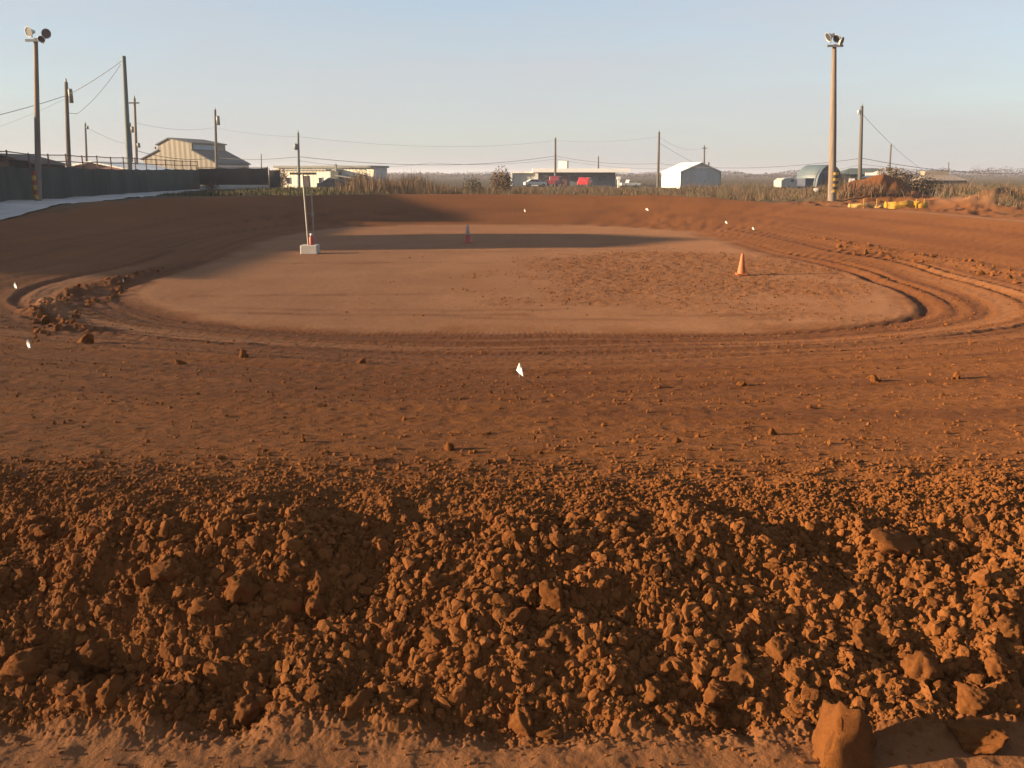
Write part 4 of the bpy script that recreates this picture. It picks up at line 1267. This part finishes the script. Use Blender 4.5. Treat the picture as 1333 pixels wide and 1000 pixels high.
BR = [(.14, .092, .057), (.11, .076, .047), (.165, .112, .066), (.082, .064, .042), (.12, .08, .058)]
OL = [(.075, .073, .038), (.095, .085, .048), (.06, .06, .032)]
TAN = [(.15, .098, .055), (.125, .08, .045), (.11, .07, .042)]
# weeds beyond the far bank
n = 9500
x = rng.uniform(-9, 70, n); y = rng.uniform(53, 125, n)
k = (sdf(x, y) > 10.2) & ~((x < 34) & (np.exp(-((x - 25.2) / 3.0) ** 2 - ((y - 60) / 4) ** 2) > .35)) & ((x < 14) | (y > 62)) & (fbm(x * .25, y * .25, 3) > -.55)
x, y = x[k], y[k]
h = np.clip(.75 + .5 * fbm(x * .2, y * .2, 3), .2, 1.5) * rng.uniform(.45, 1.2, len(x))
s1 = blades(x, y, h, 16, .34, BR + OL[:1], .014, .04)
n = 1500
x = rng.uniform(-12, 14, n); y = rng.uniform(54, 75, n)
k = sdf(x, y) > 10.0; x, y = x[k], y[k]
s2 = blades(x, y, rng.uniform(.3, .8, len(x)), 12, .25, OL + BR[:2], .025, .06)
plant_mass('weeds', [s1, s2], 'brown and olive dead weeds in the field beyond the far bank')
# olive grass strip at left back
n = 1800
x = rng.uniform(-24, -9, n); y = rng.uniform(62, 92, n)
k = sdf(x, y) > 10.5; x, y = x[k], y[k]
plant_mass('grass', [blades(x, y, rng.uniform(.12, .35, len(x)), 10, .35, OL + [(.16, .13, .06)], .025, .06)], 'short olive grass between the far bank and the cream building')
# tall dead reeds
n = 620
x = rng.uniform(-14.2, -2.0, n); y = rng.uniform(72, 92, n)
h = np.clip(1.35 + .8 * fbm(x * .35, y * .1, 3), .5, 2.6) * rng.uniform(.7, 1.1, n) * (1 - .35 * sm(-6, -2, x))
r1 = blades(x, y, h, 14, .30, BR + TAN[1:], .018, .05, .14)
plant_mass('tall_dead_brush', [r1], 'tall dry brown brush right of the cream building')
# brush right of the mound
n = 2200
x = rng.uniform(20, 60, n); y = rng.uniform(56, 80, n)
k = (sdf(x, y) > 11) & (np.exp(-((x - 25.2) / 3.0) ** 2 - ((y - 60.5) / 3.6) ** 2) < .4) & (fbm(x * .3 + 4, y * .3, 3) > -.35)
x, y = x[k], y[k]
h = np.clip(.85 + .5 * fbm(x * .25, y * .25, 3), .3, 1.6)
r2 = blades(x, y, h, 13, .3, BR + [(.12, .10, .08)], .02, .05, .3)
n = 1100
x = rng.uniform(25, 47, n); y = rng.uniform(44, 56, n)
k = (fbm(x * .35, y * .35, 3) > .12); x, y = x[k], y[k]
r3 = blades(x, y, rng.uniform(.12, .4, len(x)), 10, .3, BR + OL, .02, .04, .4)
plant_mass('dry_brush', [r2, r3], 'grey-brown dry brush on the right beyond the mound')


def shrub(x, y, w, hh, pal, label, n=900, name='shrub', cat='shrub', stems=9, cat_leaf='foliage'):
    zb = hz(x, y)
    t = thing(name, (x, y, zb), label, cat)
    mb = MB()
    rd = random.Random(int(x * 13 + y))
    for k in range(stems):
        a = rd.uniform(0, 6.28); r = rd.uniform(.2, .8) * w * .5
        mb.tube([(rd.uniform(-.1, .1), rd.uniform(-.1, .1), -.1), (math.cos(a) * r * .5, math.sin(a) * r * .5, hh * .45), (math.cos(a) * r, math.sin(a) * r, hh * rd.uniform(.7, .98))], [.04, .025, .008], 5, cap=False)
    mb.build('stems', M['bark'], t)
    q = rng.normal(size=(n, 3)); q /= np.linalg.norm(q, axis=1, keepdims=True)
    rad = rng.random(n) ** .45
    lump = 1 + .28 * fbm(q[:, 0] * 2.2 + x, q[:, 2] * 2.2 + q[:, 1] * 1.5, 2)
    c = q * (rad * lump)[:, None] * np.array([w * .5, w * .42, hh * .52]) + np.array([0, 0, hh * .5])
    s = rng.uniform(.04, .11, n) * (hh / 2.2) ** .5
    u = rng.normal(size=(n, 3)); u /= np.linalg.norm(u, axis=1, keepdims=True)
    v = np.cross(u, rng.normal(size=(n, 3))); v /= np.linalg.norm(v, axis=1, keepdims=True)
    p = np.stack([c - u * s[:, None], c - v * s[:, None] * .5, c + u * s[:, None], c + v * s[:, None] * .5], 1)
    tint = np.array(pal)[rng.integers(0, len(pal), n)] * rng.uniform(.7, 1.3, (n, 1))
    o = from_np(cat_leaf, p.reshape(-1, 3), (np.arange(n)[:, None] * 4 + np.arange(4)[None]), M['plant'], np.repeat(tint, 4, 0))
    o.parent = t
    return t


q = P(653, 226, 92); shrub(q.x, 92, 2.6, 2.7, TAN, 'rounded tan shrub left of the long low building', 2600)
q = P(615, 226, 88); shrub(q.x, 88, 2.0, 1.9, OL + TAN[2:], 'low olive-brown shrub left of the rounded tan shrub', 1400)
q = P(366, 226, 100); shrub(q.x, 100, 2.0, 2.2, [(.15, .08, .06), (.18, .11, .08)], 'reddish-brown bare bush in front of the left windows of the cream building', 1300)
q = P(273, 226, 86); shrub(q.x, 86.2, 1.3, .9, [(.05, .045, .03), (.07, .05, .035)], 'small dark bush at the corner of the two fences', 900)
q = P(470, 226, 96); shrub(q.x, 96, 2.2, 1.8, BR, 'brown bush at the right end of the cream building', 1300)
for px, w, hh, lb in ((1180, 3.2, 1.7, 'grey-brown bush on the right flank of the orange mound'), (1165, 2.2, 2.0, 'dark brush clump on top of the orange mound'), (1215, 2.8, 1.5, 'low brown bush right of the mound, behind the small sign')):
    q = P(px, 226, 63); shrub(q.x, 63.5, w, hh, BR + [(.085, .075, .05)], lb, 1500)
for px, D, w, hh, lb in ((1271, 420, 7, 6.0, 'round bare tree on the far right skyline, left of a pair'), (1290, 420, 8, 5.6, 'round bare tree on the far right skyline, right of a pair')):
    q = P(px, 226, D); shrub(q.x, D, w, hh, [(.10, .09, .085), (.13, .11, .10)], lb, 700, 'bare_tree', 'tree', 6, 'crown')


# far tree line: one mass
def treeline():
    V = []; T = []
    n = 70000
    a = rng.uniform(-40, 40, n); D = rng.uniform(520, 900, n)
    x = D * np.tan(np.radians(a)); y = D
    hmax = np.clip(2.7 + 1.5 * fbm(a * .45, D * .002, 4), .8, 6) * (1 + .5 * sm(5, 25, a) - .55 * (1 - sm(-16, -4, a)))
    z = rng.random(n) ** 1.8 * hmax
    s = rng.uniform(.25, .7, n)
    u = rng.normal(size=(n, 3)); u /= np.linalg.norm(u, axis=1, keepdims=True)
    v = np.cross(u, rng.normal(size=(n, 3))); v /= np.linalg.norm(v, axis=1, keepdims=True)
    c = np.stack([x, y, z], 1)
    p = np.stack([c - u * s[:, None], c - v * s[:, None] * .6, c + u * s[:, None], c + v * s[:, None] * .6], 1)
    pal = np.array([(.075, .058, .052), (.085, .062, .052), (.065, .056, .055), (.08, .062, .048)])
    tint = pal[rng.integers(0, 4, n)] * rng.uniform(.8, 1.2, (n, 1))
    o = from_np('far_tree_line', p.reshape(-1, 3), np.arange(n)[:, None] * 4 + np.arange(4)[None], M['plant'], np.repeat(tint, 4, 0))
    tag(o, 'far brown line of bare trees along the horizon', None, None, 'stuff')


treeline()

# ------------------------------------------------------------------ the air
hb = MB().box((0, 0, 5.0), (7600, 7600, 16.0)).build('haze', bpy.data.materials.new('haze_air'))
hb['kind'] = 'stuff'; hb['label'] = 'thin pale evening haze over the flat country'
hm = hb.data.materials[0]; hm.use_nodes = True
hn = hm.node_tree.nodes; hn.remove(hn['Principled BSDF'])
hv = hn.new('ShaderNodeVolumePrincipled')
hv.inputs['Color'].default_value = (0.78, 0.82, 0.94, 1); hv.inputs['Density'].default_value = 0.0005; hv.inputs['Anisotropy'].default_value = 0.3
hm.node_tree.links.new(hv.outputs[0], hn['Material Output'].inputs['Volume'])

# ------------------------------------------------------------------ light, sky, camera
SUN_EL, SUN_AZ = 12.0, -99.0     # azimuth from +y towards +x: the sun stands low on the left, a little beyond
el, az = R(SUN_EL), R(SUN_AZ)
to_sun = Vector((math.sin(az) * math.cos(el), math.cos(az) * math.cos(el), math.sin(el)))
ld = bpy.data.lights.new('sun', 'SUN'); ld.energy = 3.7; ld.angle = R(0.8); ld.color = (1.0, 0.72, 0.43)
lo = bpy.data.objects.new('sun', ld); col.objects.link(lo)
lo.rotation_euler = to_sun.to_track_quat('Z', 'Y').to_euler()

w = bpy.data.worlds.new('World'); scene.world = w; w.use_nodes = True
n = w.node_tree.nodes; l = w.node_tree.links
bg = n['Background']
sk = n.new('ShaderNodeTexSky'); sk.sky_type = 'NISHITA'; sk.sun_disc = False
sk.sun_elevation = el; sk.sun_rotation = az
sk.altitude = 200; sk.air_density = 1.0; sk.dust_density = 0.6; sk.ozone_density = 2.2
tc = n.new('ShaderNodeTexCoord')
mp = n.new('ShaderNodeMapping'); mp.inputs['Scale'].default_value = (1.2, 1.2, 7.0); mp.inputs['Rotation'].default_value = (0.0, R(5), 0)
l.new(tc.outputs['Generated'], mp.inputs[0])
cl = ramp(n, l, noise(n, l, mp.outputs[0], 2.2, 7, 0.6), 0.35, 0.75)
sep = n.new('ShaderNodeSeparateXYZ'); l.new(tc.outputs['Generated'], sep.inputs[0])
low = n.new('ShaderNodeMapRange'); low.inputs[1].default_value = 0.0; low.inputs[2].default_value = 0.28
low.inputs[3].default_value = 0.90; low.inputs[4].default_value = 0.48; l.new(sep.outputs[2], low.inputs[0])
veil = math_(n, l, 'ADD', math_(n, l, 'MULTIPLY', low.outputs[0], 0.85), math_(n, l, 'MULTIPLY', cl, 0.16))
sky = mixc(n, l, veil, sk.outputs[0], (1.98, 1.97, 2.05))     # thin high cloud, thicker low down
cl2 = ramp(n, l, noise(n, l, mp.outputs[0], 1.1, 8, 0.62), 0.45, 0.8)
sky = mixc(n, l, math_(n, l, 'MULTIPLY', cl2, 0.55), sky, (2.55, 2.45, 2.50))
l.new(sky, bg.inputs['Color'])
bg.inputs['Strength'].default_value = 0.057

cd = bpy.data.cameras.new('camera'); co = bpy.data.objects.new('camera', cd); col.objects.link(co)
cd.sensor_width = 36.0; cd.lens = 36.0 * F_PX / 1333.0
cd.clip_start = 0.05; cd.clip_end = 6000
co.location = (0, 0, EYE); co.rotation_euler = (R(90) - PITCH, 0, 0)
scene.camera = co

scene.view_settings.view_transform = 'Standard'
scene.view_settings.look = 'None'
scene.view_settings.exposure = 2.25
scene.view_settings.gamma = 1.0
